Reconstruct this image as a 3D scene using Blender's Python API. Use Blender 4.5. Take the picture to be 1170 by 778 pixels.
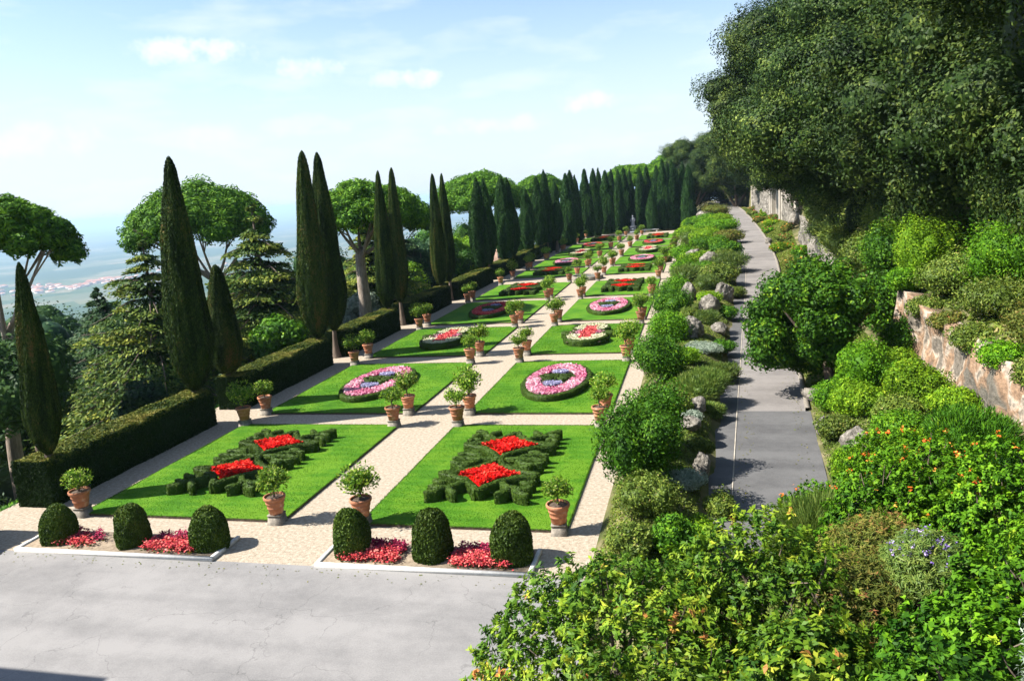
import bpy, math, random
import numpy as np
from mathutils import Matrix, Vector

# ------------------------------------------------------------------ camera, sky, sun, exposure
scene = bpy.context.scene
for o in list(bpy.data.objects):
    bpy.data.objects.remove(o)
col = scene.collection

cam_data = bpy.data.cameras.new('camera')
cam_data.sensor_width = 36.0
cam_data.lens = 27.15
cam_data.clip_start = 0.1
cam_data.clip_end = 200000.0
cam = bpy.data.objects.new('camera', cam_data)
col.objects.link(cam)
cam.matrix_world = Matrix(((0.9706828, 0.0230435, 0.2392568, 0.0),
                           (0.2299072, 0.2013910, -0.9521472, 0.0),
                           (-0.0701249, 0.9792398, 0.1901889, 10.0),
                           (0, 0, 0, 1)))
scene.camera = cam

SUN_EL, SUN_DIR = math.radians(47), math.radians(18)     # elevation, heading of the shadows from +x to +y
EXPOSURE = 1.36
SUN_STRENGTH = 4.8
SKY_STRENGTH = 0.084
LX, LY = math.cos(SUN_EL) * math.cos(SUN_DIR), math.cos(SUN_EL) * math.sin(SUN_DIR)
sun_data = bpy.data.lights.new('sun', 'SUN')
sun_data.energy = SUN_STRENGTH
sun_data.angle = math.radians(0.5)
sun_data.color = (1.0, 0.955, 0.88)
sun = bpy.data.objects.new('sun', sun_data)
col.objects.link(sun)
sun.rotation_euler = Vector((LX, LY, -math.sin(SUN_EL))).to_track_quat('-Z', 'Y').to_euler()
sun.location = (-60, -20, 80)

world = bpy.data.worlds.new('World')
scene.world = world
world.use_nodes = True
wn, wl = world.node_tree.nodes, world.node_tree.links
for n in list(wn):
    wn.remove(n)


def wmath(op, a, b=None, c=None):
    n = wn.new('ShaderNodeMath')
    n.operation = op
    for i, v in enumerate((a, b, c)):
        if v is None:
            continue
        if isinstance(v, (int, float)):
            n.inputs[i].default_value = v
        else:
            wl.new(v, n.inputs[i])
    return n.outputs[0]


sky = wn.new('ShaderNodeTexSky')
sky.sky_type = 'NISHITA'
sky.sun_disc = False
sky.sun_elevation = SUN_EL
sky.sun_rotation = math.atan2(-LX, -LY)
sky.altitude = 400
sky.air_density = 1.0
sky.dust_density = 0.6
sky.ozone_density = 0.6
tc = wn.new('ShaderNodeTexCoord')
sep = wn.new('ShaderNodeSeparateXYZ')
wl.new(tc.outputs['Generated'], sep.inputs[0])
AZ = wmath('ARCTAN2', sep.outputs[0], sep.outputs[1])
EL = wmath('ARCSINE', sep.outputs[2])
nz = wn.new('ShaderNodeTexNoise')
nz.inputs['Scale'].default_value = 26
nz.inputs['Detail'].default_value = 6
nz.inputs['Roughness'].default_value = 0.62
wl.new(tc.outputs['Generated'], nz.inputs['Vector'])
nz2 = wn.new('ShaderNodeTexNoise')
nz2.inputs['Scale'].default_value = 9
nz2.inputs['Detail'].default_value = 4
mp = wn.new('ShaderNodeMapping')
mp.inputs['Scale'].default_value = (1, 1, 3.5)
wl.new(tc.outputs['Generated'], mp.inputs['Vector'])
wl.new(mp.outputs[0], nz2.inputs['Vector'])
wob = wmath('MULTIPLY', wmath('SUBTRACT', nz.outputs[0], 0.5), 3.6)
# small cumulus at their own directions: (azimuth deg, elevation deg, half width, half height, density)
CLOUDS = [(-34.0, 10.3, 5.2, 1.1, .85), (-27.0, 9.2, 3.2, 1.0, .7), (-21.6, 8.2, 1.5, .7, .6), (-19.4, 8.2, 1.6, .8, .8),
          (-7.5, 5.8, 2.6, .8, .75), (-14.4, 4.6, 4.2, .8, .5), (-34, 5.0, 5, 1.0, .45), (-44, 5.2, 6, 1.3, .5),
          (-28, 5.4, 4.5, .9, .35), (40, 9, 5, 1.1, .7), (75, 12, 6, 1.4, .7), (-80, 10, 7, 1.5, .7), (-62, 14, 5, 1.2, .6)]
total = None
for (a, e, wa, we, dn) in CLOUDS:
    u = wmath('MULTIPLY', wmath('SUBTRACT', AZ, math.radians(a)), 1 / math.radians(wa))
    v = wmath('MULTIPLY', wmath('SUBTRACT', EL, math.radians(e)), 1 / math.radians(we))
    r2 = wmath('ADD', wmath('MULTIPLY', u, u), wmath('MULTIPLY', v, v))
    m = wn.new('ShaderNodeMapRange')
    m.interpolation_type = 'SMOOTHSTEP'
    m.inputs['From Min'].default_value = 0.05
    m.inputs['From Max'].default_value = 1.25
    m.inputs['To Min'].default_value = 0
    m.inputs['To Max'].default_value = dn
    wl.new(wmath('ADD', wmath('SUBTRACT', 1.0, r2), wob), m.inputs['Value'])
    total = m.outputs[0] if total is None else wmath('MAXIMUM', total, m.outputs[0])
veil = wn.new('ShaderNodeMapRange')
veil.inputs['From Min'].default_value = 0.50
veil.inputs['From Max'].default_value = 0.85
veil.inputs['To Max'].default_value = 0.55
wl.new(nz2.outputs[0], veil.inputs['Value'])
low = wn.new('ShaderNodeMapRange')
low.interpolation_type = 'SMOOTHSTEP'
low.inputs['From Min'].default_value = -.02
low.inputs['From Max'].default_value = .26
low.inputs['To Min'].default_value = .9
low.inputs['To Max'].default_value = .0
wl.new(EL, low.inputs['Value'])
total = wmath('MAXIMUM', total, veil.outputs[0])
cmix = wn.new('ShaderNodeMix')
cmix.data_type = 'RGBA'
wl.new(total, cmix.inputs[0])
lowmix = wn.new('ShaderNodeMix')
lowmix.data_type = 'RGBA'
LOWFAC = lowmix.inputs[0]
wl.new(sky.outputs[0], lowmix.inputs[6])
lowmix.inputs[7].default_value = (3.75, 4.3, 4.95, 1)
wl.new(lowmix.outputs[2], cmix.inputs[6])
cmix.inputs[7].default_value = (5.2, 5.5, 5.75, 1)
wl.new(low.outputs[0], LOWFAC)
bg = wn.new('ShaderNodeBackground')
bg.inputs['Strength'].default_value = SKY_STRENGTH
wl.new(cmix.outputs[2], bg.inputs['Color'])
wo = wn.new('ShaderNodeOutputWorld')
wl.new(bg.outputs[0], wo.inputs['Surface'])

scene.view_settings.view_transform = 'Standard'
scene.view_settings.look = 'None'
scene.view_settings.exposure = EXPOSURE
scene.view_settings.gamma = 1.0
scene.view_settings.use_curve_mapping = False
try:
    scene.cycles.max_bounces = 6
    scene.cycles.diffuse_bounces = 2
    scene.cycles.glossy_bounces = 2
    scene.cycles.transmission_bounces = 3
    scene.cycles.volume_bounces = 0
    scene.cycles.transparent_max_bounces = 6
except Exception:
    pass

RS = np.random.RandomState
R = math.radians

# ------------------------------------------------------------------ terrain functions (metres; x across the garden, y along it)


def ss(a, b, t):
    t = np.clip((np.asarray(t, float) - a) / (b - a), 0, 1)
    return t * t * (3 - 2 * t)


def road_z(y):
    return np.interp(y, [0, 40, 55, 78, 105, 150, 175, 300], [0, 0, .5, 1.5, 2.4, 3.2, 3.4, 3.4])


def road_x(y):
    return np.interp(y, [0, 15, 24.5, 33.3, 37.7, 50, 64, 78, 90, 106, 130, 154, 175, 200, 300],
                     [0.2, .45, .86, 1.41, 1.7, 2.5, 3.45, 4.3, 4.75, 5.0, 5.2, 5.2, 4.9, 4.2, 0])


def wall_x(y):
    return np.interp(y, [0, 38, 60, 80, 102, 149, 200], [8.6, 8.6, 9.4, 9.6, 11, 9.3, 9])


def foot_z(y):
    return np.interp(y, [0, 14, 25, 38, 61, 80, 102, 149, 200], [6.5, 4.2, 2.5, 1.5, 1.0, 2.5, 4.1, 3.4, 3.4])


def top_z(y):
    return np.interp(y, [0, 14, 25, 38, 61, 80, 102, 149, 200], [7.5, 4.6, 4.0, 4.3, 2.8, 4.5, 7.2, 7.6, 7.6])


def height(x, y):
    x = np.asarray(x, float)
    y = np.asarray(y, float)
    rz = road_z(y)
    xl = road_x(y) - .8
    xr = road_x(y) + 2.75
    wx = wall_x(y) + .75
    t = np.clip((x + 2.95) / (xl + 2.95), 0, 1)
    bank = rz * ss(0, 1, t) + 1.0 * np.sin(np.pi * t) ** .7 * ss(14, 22, y) * (1 - .3 * ss(60, 120, y))
    z = np.where(x < -2.95, 0, np.where(x < xl, bank, rz))
    s = np.clip((x - xr - .25) / np.maximum(wx - xr - .25, .1), 0, 1)
    z = np.where(x > xr, rz + (foot_z(y) - rz) * s ** .8, z)
    z = np.where(x > wx, top_z(y) + np.clip(.32 * (x - wx), 0, 9), z)
    f = np.clip(5.3 - .375 * (np.maximum(y, -10) - 6), 0, 5.6)
    z = np.where(y < 24, np.maximum(z, ss(-3.0, .6, x) * f), z)
    d = np.maximum.reduce([-24.8 - x, (y - 230) * .6, x - 160, -y - 80, np.zeros_like(x)])
    z = z * (1 - ss(0, 60, d)) - 330 * (1 - np.exp(-d / 800.))
    return z


def gz(x, y):
    return float(height(x, y))


# ------------------------------------------------------------------ materials


def new_mat(name):
    m = bpy.data.materials.new(name)
    m.use_nodes = True
    nt = m.node_tree
    return m, nt.nodes, nt.links, nt.nodes['Principled BSDF']


def ramp(nodes, stops):
    r = nodes.new('ShaderNodeValToRGB')
    e = r.color_ramp.elements
    while len(e) < len(stops):
        e.new(0.5)
    for el, (p, c) in zip(e, stops):
        el.position = p
        el.color = (c[0], c[1], c[2], 1)
    return r


def noise_mat(name, stops, scale=4, detail=5, rough=.9, bump=0.0, bump_scale=None, spec=.3, stretch=None, distort=0):
    m, n, l, b = new_mat(name)
    t = n.new('ShaderNodeTexCoord')
    src = t.outputs['Object']
    if stretch:
        mp_ = n.new('ShaderNodeMapping')
        mp_.inputs['Scale'].default_value = stretch
        l.new(src, mp_.inputs['Vector'])
        src = mp_.outputs[0]
    nn = n.new('ShaderNodeTexNoise')
    nn.inputs['Scale'].default_value = scale
    nn.inputs['Detail'].default_value = detail
    nn.inputs['Roughness'].default_value = .65
    nn.inputs['Distortion'].default_value = distort
    l.new(src, nn.inputs['Vector'])
    r = ramp(n, stops)
    l.new(nn.outputs[0], r.inputs[0])
    l.new(r.outputs[0], b.inputs['Base Color'])
    b.inputs['Roughness'].default_value = rough
    b.inputs['Specular IOR Level'].default_value = spec
    if bump:
        n2 = n.new('ShaderNodeTexNoise')
        n2.inputs['Scale'].default_value = bump_scale or scale * 5
        n2.inputs['Detail'].default_value = 4
        l.new(src, n2.inputs['Vector'])
        bp = n.new('ShaderNodeBump')
        bp.inputs['Strength'].default_value = bump
        bp.inputs['Distance'].default_value = .05
        l.new(n2.outputs[0], bp.inputs['Height'])
        l.new(bp.outputs[0], b.inputs['Normal'])
    return m


def leaf_mat(name, stops, rough=.55, trans=.25, spec=.35, vary=True):
    """foliage: colour from the per-leaf 'tint' value (0..1), a little light through the leaf"""
    m, n, l, b = new_mat(name)
    at = n.new('ShaderNodeAttribute')
    at.attribute_name = 'tint'
    r = ramp(n, stops)
    l.new(at.outputs['Fac'], r.inputs[0])
    src = r.outputs[0]
    if vary:
        oi = n.new('ShaderNodeObjectInfo')
        hs = n.new('ShaderNodeHueSaturation')
        mr = n.new('ShaderNodeMapRange')
        mr.inputs['To Min'].default_value = .8
        mr.inputs['To Max'].default_value = 1.15
        l.new(oi.outputs['Random'], mr.inputs['Value'])
        l.new(mr.outputs[0], hs.inputs['Value'])
        l.new(src, hs.inputs['Color'])
        src = hs.outputs[0]
    l.new(src, b.inputs['Base Color'])
    b.inputs['Roughness'].default_value = rough
    b.inputs['Specular IOR Level'].default_value = spec
    if trans:
        tr = n.new('ShaderNodeBsdfTranslucent')
        l.new(src, tr.inputs['Color'])
        mx = n.new('ShaderNodeMixShader')
        mx.inputs[0].default_value = trans
        l.new(b.outputs[0], mx.inputs[1])
        l.new(tr.outputs[0], mx.inputs[2])
        out = [x for x in n if x.type == 'OUTPUT_MATERIAL'][0]
        l.new(mx.outputs[0], out.inputs['Surface'])
    return m


M = {}
M['box'] = leaf_mat('boxwood', [(0, (.014, .034, .005)), (.5, (.056, .10, .011)), (.85, (.11, .165, .018)), (1, (.20, .20, .035))], spec=.15, trans=.12)
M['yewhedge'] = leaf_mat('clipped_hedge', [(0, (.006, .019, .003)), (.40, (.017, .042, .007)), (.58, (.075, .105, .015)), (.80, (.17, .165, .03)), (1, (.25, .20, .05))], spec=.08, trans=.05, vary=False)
M['cyp_clip'] = leaf_mat('clipped_cypress', [(0, (.006, .014, .004)), (.35, (.021, .043, .008)), (.66, (.052, .086, .015)), (.86, (.11, .095, .026)), (1, (.17, .095, .034))], spec=.04, trans=.02)
M['cyp'] = leaf_mat('cypress', [(0, (.008, .028, .007)), (.5, (.026, .075, .014)), (1, (.065, .135, .022))], spec=.08, trans=.08)
M['pine'] = leaf_mat('pine_needles', [(0, (.014, .055, .006)), (.5, (.075, .185, .013)), (1, (.18, .33, .022))], spec=.08, trans=.18)
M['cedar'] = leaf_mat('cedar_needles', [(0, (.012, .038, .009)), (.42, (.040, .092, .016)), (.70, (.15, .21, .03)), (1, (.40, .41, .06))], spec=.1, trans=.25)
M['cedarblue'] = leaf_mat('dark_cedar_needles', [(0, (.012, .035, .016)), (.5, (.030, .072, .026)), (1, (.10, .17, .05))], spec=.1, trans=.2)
M['ilex'] = leaf_mat('holm_oak_leaves', [(0, (.005, .016, .003)), (.45, (.028, .058, .009)), (.8, (.100, .14, .023)), (1, (.20, .24, .045))], rough=.55, spec=.12, trans=.08)
M['laurel'] = leaf_mat('laurel_leaves', [(0, (.010, .038, .004)), (.5, (.050, .145, .008)), (.85, (.125, .26, .013)), (1, (.26, .40, .02))], rough=.55, spec=.12, trans=.2)
M['bright'] = leaf_mat('light_green_leaves', [(0, (.04, .10, .006)), (.5, (.15, .29, .012)), (.85, (.29, .43, .02)), (1, (.44, .52, .035))], spec=.1, trans=.28)
M['lantana'] = leaf_mat('fresh_green_leaves', [(0, (.022, .08, .005)), (.5, (.10, .25, .009)), (.85, (.20, .38, .014)), (1, (.36, .50, .03))], spec=.12, trans=.26)
M['arbutus'] = leaf_mat('yellow_green_leaves', [(0, (.022, .068, .007)), (.42, (.085, .175, .012)), (.72, (.22, .31, .02)), (.94, (.40, .41, .04)), (1, (.42, .18, .05))], rough=.5, spec=.15, trans=.28)
M['citrus'] = leaf_mat('citrus_leaves', [(0, (.025, .08, .008)), (.5, (.11, .23, .015)), (.85, (.27, .40, .03)), (1, (.46, .52, .12))], rough=.5, spec=.15, trans=.3)
M['silver'] = leaf_mat('silver_leaves', [(0, (0.125, 0.175, 0.125)), (.5, (0.275, 0.338, 0.250)), (1, (0.475, 0.525, 0.413))], trans=.2)
M['grassy'] = leaf_mat('fine_stems', [(0, (0.050, 0.106, 0.015)), (.5, (0.125, 0.200, 0.031)), (1, (0.275, 0.312, 0.062))], trans=.3)
M['dry'] = leaf_mat('bronze_leaves', [(0, (.045, .075, .012)), (.45, (.12, .15, .025)), (.78, (.22, .19, .04)), (1, (.32, .12, .06))], spec=.1, trans=.28)
M['cover'] = leaf_mat('ground_cover_leaves', [(0, (.035, .065, .010)), (.45, (.11, .17, .02)), (.8, (.23, .28, .04)), (.93, (.31, .27, .08)), (1, (.36, .28, .13))], spec=.2, trans=.2)
M['wood'] = leaf_mat('woodland_leaves', [(0, (.012, .035, .009)), (.5, (.032, .075, .016)), (1, (.085, .15, .03))], spec=.1, trans=.15)
M['red'] = leaf_mat('red_petals', [(0, (.28, .004, .004)), (.3, (.60, .006, .004)), (.75, (.80, .012, .008)), (1, (.88, .09, .05))], trans=.2, vary=False, spec=.1)
M['pink'] = leaf_mat('pink_petals', [(0, (.42, .06, .15)), (.35, (.66, .22, .34)), (.8, (.76, .42, .50)), (1, (.82, .72, .68))], trans=.2, vary=False, spec=.1)
M['coral'] = leaf_mat('coral_petals', [(0, (.28, .02, .05)), (.5, (.66, .06, .07)), (1, (.8, .25, .2))], trans=.2, vary=False, spec=.1)
M['plum'] = leaf_mat('plum_petals', [(0, (.12, .008, .03)), (.5, (.30, .02, .07)), (1, (.5, .06, .12))], trans=.2, vary=False, spec=.1)
M['orange'] = leaf_mat('orange_petals', [(0, (.65, .10, .02)), (.6, (.8, .20, .03)), (1, (.85, .42, .08))], trans=.2, vary=False, spec=.1)
M['purple'] = leaf_mat('violet_petals', [(0, (.18, .17, .32)), (.6, (.34, .33, .50)), (1, (.60, .58, .68))], trans=.2, vary=False, spec=.1)
M['violet'] = leaf_mat('lavender_petals', [(0, (.20, .12, .42)), (.6, (.36, .25, .62)), (1, (.55, .45, .75))], trans=.2, vary=False, spec=.1)
M['cream'] = leaf_mat('cream_petals', [(0, (.40, .42, .22)), (.5, (.62, .60, .38)), (1, (.78, .74, .58))], trans=.2, vary=False, spec=.1)
M['bark'] = noise_mat('bark', [(.3, (.07, .05, .035)), (.7, (.20, .155, .12))], scale=3, bump=.6, bump_scale=9, stretch=(3, 3, .6))
M['palebark'] = noise_mat('pale_bark', [(.3, (.16, .12, .09)), (.7, (.42, .35, .28))], scale=2.5, bump=.6, bump_scale=8, stretch=(3, 3, .7))
M['soil'] = noise_mat('soil', [(.3, (.05, .035, .025)), (.7, (.13, .095, .07))], scale=12, bump=.5)
M['bedsoil'] = noise_mat('bed_soil', [(.3, (.14, .105, .07)), (.7, (.30, .24, .17))], scale=9, bump=.4)
M['terracotta'] = noise_mat('terracotta', [(.25, (.26, .10, .05)), (.55, (.42, .175, .09)), (.74, (.56, .40, .30))], scale=5, detail=6, rough=.85, bump=.15)
_nt = M['terracotta'].node_tree
_pb = _nt.nodes['Principled BSDF']
_src = _pb.inputs['Base Color'].links[0].from_socket
_oi = _nt.nodes.new('ShaderNodeObjectInfo')
_mr = _nt.nodes.new('ShaderNodeMapRange')
_mr.inputs['To Min'].default_value = .70
_mr.inputs['To Max'].default_value = 1.2
_hs = _nt.nodes.new('ShaderNodeHueSaturation')
_nt.links.new(_oi.outputs['Random'], _mr.inputs['Value'])
_nt.links.new(_mr.outputs[0], _hs.inputs['Value'])
_nt.links.new(_src, _hs.inputs['Color'])
_nt.links.new(_hs.outputs[0], _pb.inputs['Base Color'])
M['plinth'] = noise_mat('plinth_stone', [(.3, (.10, .09, .075)), (.6, (.25, .22, .18)), (.8, (.36, .33, .28))], scale=7, bump=.35)
M['whitestone'] = noise_mat('white_stone', [(.3, (.48, .47, .44)), (.7, (.66, .65, .62))], scale=6, bump=.1)
M['statue'] = noise_mat('statue_marble_shaded', [(.3, (.17, .185, .21)), (.7, (.36, .38, .41))], scale=5, bump=.2)  # marble darkened: the shade the statue stands in is put into its colour
M['rock'] = noise_mat('limestone', [(.3, (.045, .042, .035)), (.45, (.12, .108, .09)), (.55, (.20, .18, .15)), (.70, (.36, .33, .29))], scale=2.4, detail=9, bump=.9, bump_scale=8)


def wall_mat():
    m, n, l, b = new_mat('weathered_wall')
    t = n.new('ShaderNodeTexCoord')
    a = n.new('ShaderNodeTexNoise')
    a.inputs['Scale'].default_value = .62
    a.inputs['Detail'].default_value = 5
    a.inputs['Distortion'].default_value = .6
    l.new(t.outputs['Object'], a.inputs['Vector'])
    r = ramp(n, [(.40, (.13, .115, .09)), (.46, (.24, .15, .09)), (.52, (.30, .19, .115)), (.56, (.44, .36, .28)), (.60, (.16, .135, .105))])
    l.new(a.outputs[0], r.inputs[0])
    d = n.new('ShaderNodeTexNoise')
    d.inputs['Scale'].default_value = 5
    d.inputs['Detail'].default_value = 8
    l.new(t.outputs['Object'], d.inputs['Vector'])
    mx = n.new('ShaderNodeMix')
    mx.data_type = 'RGBA'
    mx.blend_type = 'MULTIPLY'
    mx.inputs[0].default_value = .8
    rr = ramp(n, [(.3, (.42, .40, .38)), (.6, (1, 1, 1))])
    l.new(d.outputs[0], rr.inputs[0])
    l.new(r.outputs[0], mx.inputs[6])
    l.new(rr.outputs[0], mx.inputs[7])
    l.new(mx.outputs[2], b.inputs['Base Color'])
    b.inputs['Roughness'].default_value = .95
    bp = n.new('ShaderNodeBump')
    bp.inputs['Strength'].default_value = .9
    bp.inputs['Distance'].default_value = .12
    l.new(d.outputs[0], bp.inputs['Height'])
    l.new(bp.outputs[0], b.inputs['Normal'])
    return m


M['wall'] = wall_mat()
M['ashlar'] = noise_mat('pale_ashlar', [(.3, (.25, .22, .18)), (.7, (.42, .38, .32))], scale=1.6, detail=7, bump=.4, bump_scale=6)


def lawn_mat():
    m, n, l, b = new_mat('mown_lawn')
    t = n.new('ShaderNodeTexCoord')
    big = n.new('ShaderNodeTexNoise')
    big.inputs['Scale'].default_value = .55
    big.inputs['Detail'].default_value = 4
    l.new(t.outputs['Object'], big.inputs['Vector'])
    fine = n.new('ShaderNodeTexNoise')
    fine.inputs['Scale'].default_value = 14
    fine.inputs['Detail'].default_value = 8
    fine.inputs['Roughness'].default_value = .75
    l.new(t.outputs['Object'], fine.inputs['Vector'])
    wv = n.new('ShaderNodeTexWave')
    wv.wave_type = 'BANDS'
    wv.bands_direction = 'Y'
    wv.inputs['Scale'].default_value = .55
    wv.inputs['Distortion'].default_value = 1.4
    wv.inputs['Detail'].default_value = 2
    l.new(t.outputs['Object'], wv.inputs['Vector'])
    a = n.new('ShaderNodeMath')
    a.operation = 'MULTIPLY_ADD'
    l.new(wv.outputs['Fac'], a.inputs[0])
    a.inputs[1].default_value = .09
    l.new(big.outputs[0], a.inputs[2])
    a2 = n.new('ShaderNodeMath')
    a2.operation = 'MULTIPLY_ADD'
    l.new(fine.outputs[0], a2.inputs[0])
    a2.inputs[1].default_value = .7
    l.new(a.outputs[0], a2.inputs[2])
    r = ramp(n, [(.55, (.026, .095, .003)), (.82, (.048, .145, .005)), (.98, (.088, .19, .009))])
    l.new(a2.outputs[0], r.inputs[0])
    l.new(r.outputs[0], b.inputs['Base Color'])
    b.inputs['Roughness'].default_value = .9
    b.inputs['Specular IOR Level'].default_value = .15
    bp = n.new('ShaderNodeBump')
    bp.inputs['Strength'].default_value = .45
    bp.inputs['Distance'].default_value = .03
    l.new(fine.outputs[0], bp.inputs['Height'])
    l.new(bp.outputs[0], b.inputs['Normal'])
    return m


M['lawn'] = lawn_mat()
M['gravel'] = noise_mat('gravel', [(.30, (.215, .175, .125)), (.5, (.335, .28, .212)), (.7, (.45, .395, .315))], scale=9, detail=9, bump=.5, bump_scale=30, spec=.1)


def asphalt_mat(name, lo, hi, cracks=True, bands=0.10, scale=1.0):
    m, n, l, b = new_mat(name)
    t = n.new('ShaderNodeTexCoord')
    big = n.new('ShaderNodeTexNoise')
    big.inputs['Scale'].default_value = .35 * scale
    big.inputs['Detail'].default_value = 5
    l.new(t.outputs['Object'], big.inputs['Vector'])
    mpp = n.new('ShaderNodeMapping')
    mpp.inputs['Scale'].default_value = (.10, 1.1, 1)
    l.new(t.outputs['Object'], mpp.inputs['Vector'])
    st = n.new('ShaderNodeTexNoise')
    st.inputs['Scale'].default_value = .8
    st.inputs['Detail'].default_value = 3
    l.new(mpp.outputs[0], st.inputs['Vector'])
    fine = n.new('ShaderNodeTexNoise')
    fine.inputs['Scale'].default_value = 28
    fine.inputs['Detail'].default_value = 6
    l.new(t.outputs['Object'], fine.inputs['Vector'])

    def madd(x, k, y):
        q = n.new('ShaderNodeMath')
        q.operation = 'MULTIPLY_ADD'
        l.new(x, q.inputs[0])
        q.inputs[1].default_value = k
        if isinstance(y, float):
            q.inputs[2].default_value = y
        else:
            l.new(y, q.inputs[2])
        return q.outputs[0]
    f = madd(big.outputs[0], .5, 0.0)
    f = madd(st.outputs[0], .5, f)
    blot = n.new('ShaderNodeTexNoise')
    blot.inputs['Scale'].default_value = 1.7
    blot.inputs['Detail'].default_value = 9
    blot.inputs['Roughness'].default_value = .75
    l.new(t.outputs['Object'], blot.inputs['Vector'])
    f = madd(blot.outputs[0], .45, f)
    f = madd(fine.outputs[0], .35, f)
    r = ramp(n, [(.66, lo), (1.0, hi)])
    l.new(f, r.inputs[0])
    src = r.outputs[0]
    if cracks:
        dn = n.new('ShaderNodeTexNoise')
        dn.inputs['Scale'].default_value = 1.3
        dn.inputs['Detail'].default_value = 8
        l.new(t.outputs['Object'], dn.inputs['Vector'])
        add = n.new('ShaderNodeMix')
        add.data_type = 'RGBA'
        add.blend_type = 'ADD'
        add.inputs[0].default_value = 1.0
        l.new(t.outputs['Object'], add.inputs[6])
        l.new(dn.outputs['Color'], add.inputs[7])
        vo = n.new('ShaderNodeTexVoronoi')
        vo.feature = 'DISTANCE_TO_EDGE'
        vo.inputs['Scale'].default_value = .42
        l.new(add.outputs[2], vo.inputs['Vector'])
        mr = n.new('ShaderNodeMapRange')
        mr.inputs['From Min'].default_value = .0
        mr.inputs['From Max'].default_value = .006
        mr.inputs['To Min'].default_value = .70
        mr.inputs['To Max'].default_value = 1
        l.new(vo.outputs['Distance'], mr.inputs['Value'])
        gate = n.new('ShaderNodeTexNoise')
        gate.inputs['Scale'].default_value = .45
        l.new(t.outputs['Object'], gate.inputs['Vector'])
        gr = n.new('ShaderNodeMapRange')
        gr.inputs['From Min'].default_value = .42
        gr.inputs['From Max'].default_value = .58
        l.new(gate.outputs[0], gr.inputs['Value'])
        mm = n.new('ShaderNodeMath')
        mm.operation = 'MAXIMUM'
        l.new(mr.outputs[0], mm.inputs[0])
        l.new(gr.outputs[0], mm.inputs[1])
        mx = n.new('ShaderNodeMix')
        mx.data_type = 'RGBA'
        mx.blend_type = 'MULTIPLY'
        mx.inputs[0].default_value = 1
        l.new(src, mx.inputs[6])
        l.new(mm.outputs[0], mx.inputs[7])
        src = mx.outputs[2]
    l.new(src, b.inputs['Base Color'])
    b.inputs['Roughness'].default_value = .85
    b.inputs['Specular IOR Level'].default_value = .25
    bp = n.new('ShaderNodeBump')
    bp.inputs['Strength'].default_value = .3
    bp.inputs['Distance'].default_value = .01
    l.new(fine.outputs[0], bp.inputs['Height'])
    l.new(bp.outputs[0], b.inputs['Normal'])
    return m


M['plaza'] = asphalt_mat('worn_asphalt', (.130, .126, .124), (.232, .223, .215))
M['roadpale'] = asphalt_mat('pale_concrete_road', (.118, .108, .102), (.212, .195, .182), cracks=False)
M['roaddark'] = asphalt_mat('grey_asphalt_road', (.055, .054, .055), (.115, .113, .112), cracks=False)


def terrain_mat():
    m, n, l, b = new_mat('earth_and_fields')
    g = n.new('ShaderNodeNewGeometry')
    sp = n.new('ShaderNodeSeparateXYZ')
    l.new(g.outputs['Position'], sp.inputs[0])
    a = n.new('ShaderNodeTexNoise')
    a.inputs['Scale'].default_value = .9
    a.inputs['Detail'].default_value = 8
    l.new(g.outputs['Position'], a.inputs['Vector'])
    near = ramp(n, [(.3, (.045, .06, .018)), (.5, (.10, .10, .04)), (.7, (.22, .18, .11))])
    l.new(a.outputs[0], near.inputs[0])
    v = n.new('ShaderNodeTexVoronoi')
    v.inputs['Scale'].default_value = .0038
    l.new(g.outputs['Position'], v.inputs['Vector'])
    sc = n.new('ShaderNodeSeparateColor')
    l.new(v.outputs['Color'], sc.inputs[0])
    far = ramp(n, [(.0, (.04, .07, .025)), (.35, (.06, .09, .035)), (.6, (.11, .12, .06)), (.85, (.18, .16, .10)), (1, (.045, .08, .035))])
    l.new(sc.outputs[0], far.inputs[0])
    w = n.new('ShaderNodeTexNoise')
    w.inputs['Scale'].default_value = .0011
    w.inputs['Detail'].default_value = 6
    l.new(g.outputs['Position'], w.inputs['Vector'])
    wr = n.new('ShaderNodeMapRange')
    wr.inputs['From Min'].default_value = .5
    wr.inputs['From Max'].default_value = .56
    l.new(w.outputs[0], wr.inputs['Value'])
    mw = n.new('ShaderNodeMix')
    mw.data_type = 'RGBA'
    l.new(wr.outputs[0], mw.inputs[0])
    l.new(far.outputs[0], mw.inputs[6])
    mw.inputs[7].default_value = (.035, .065, .03, 1)
    mr = n.new('ShaderNodeMapRange')
    mr.inputs['From Min'].default_value = -230
    mr.inputs['From Max'].default_value = -40
    l.new(sp.outputs[2], mr.inputs['Value'])
    mx = n.new('ShaderNodeMix')
    mx.data_type = 'RGBA'
    l.new(mr.outputs[0], mx.inputs[0])
    l.new(mw.outputs[2], mx.inputs[6])
    l.new(near.outputs[0], mx.inputs[7])
    l.new(mx.outputs[2], b.inputs['Base Color'])
    b.inputs['Roughness'].default_value = 1
    b.inputs['Specular IOR Level'].default_value = .05
    return m


M['terrain'] = terrain_mat()
M['plaster'] = noise_mat('pink_plaster', [(.3, (.46, .27, .20)), (.7, (.60, .40, .31))], scale=1.5)
M['tiles'] = noise_mat('roof_tiles', [(.3, (.28, .10, .06)), (.7, (.45, .20, .12))], scale=2)
M['glass'] = noise_mat('window_dark', [(.3, (.03, .035, .04)), (.7, (.06, .07, .08))], scale=2, rough=.2)
M['water'] = noise_mat('basin_water', [(.3, (.06, .075, .07)), (.7, (.12, .14, .13))], scale=2, rough=.15, spec=.5)
M['townwall'] = noise_mat('town_plaster', [(.3, (.50, .38, .30)), (.7, (.72, .66, .60))], scale=.02)

# ------------------------------------------------------------------ mesh helpers


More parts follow.
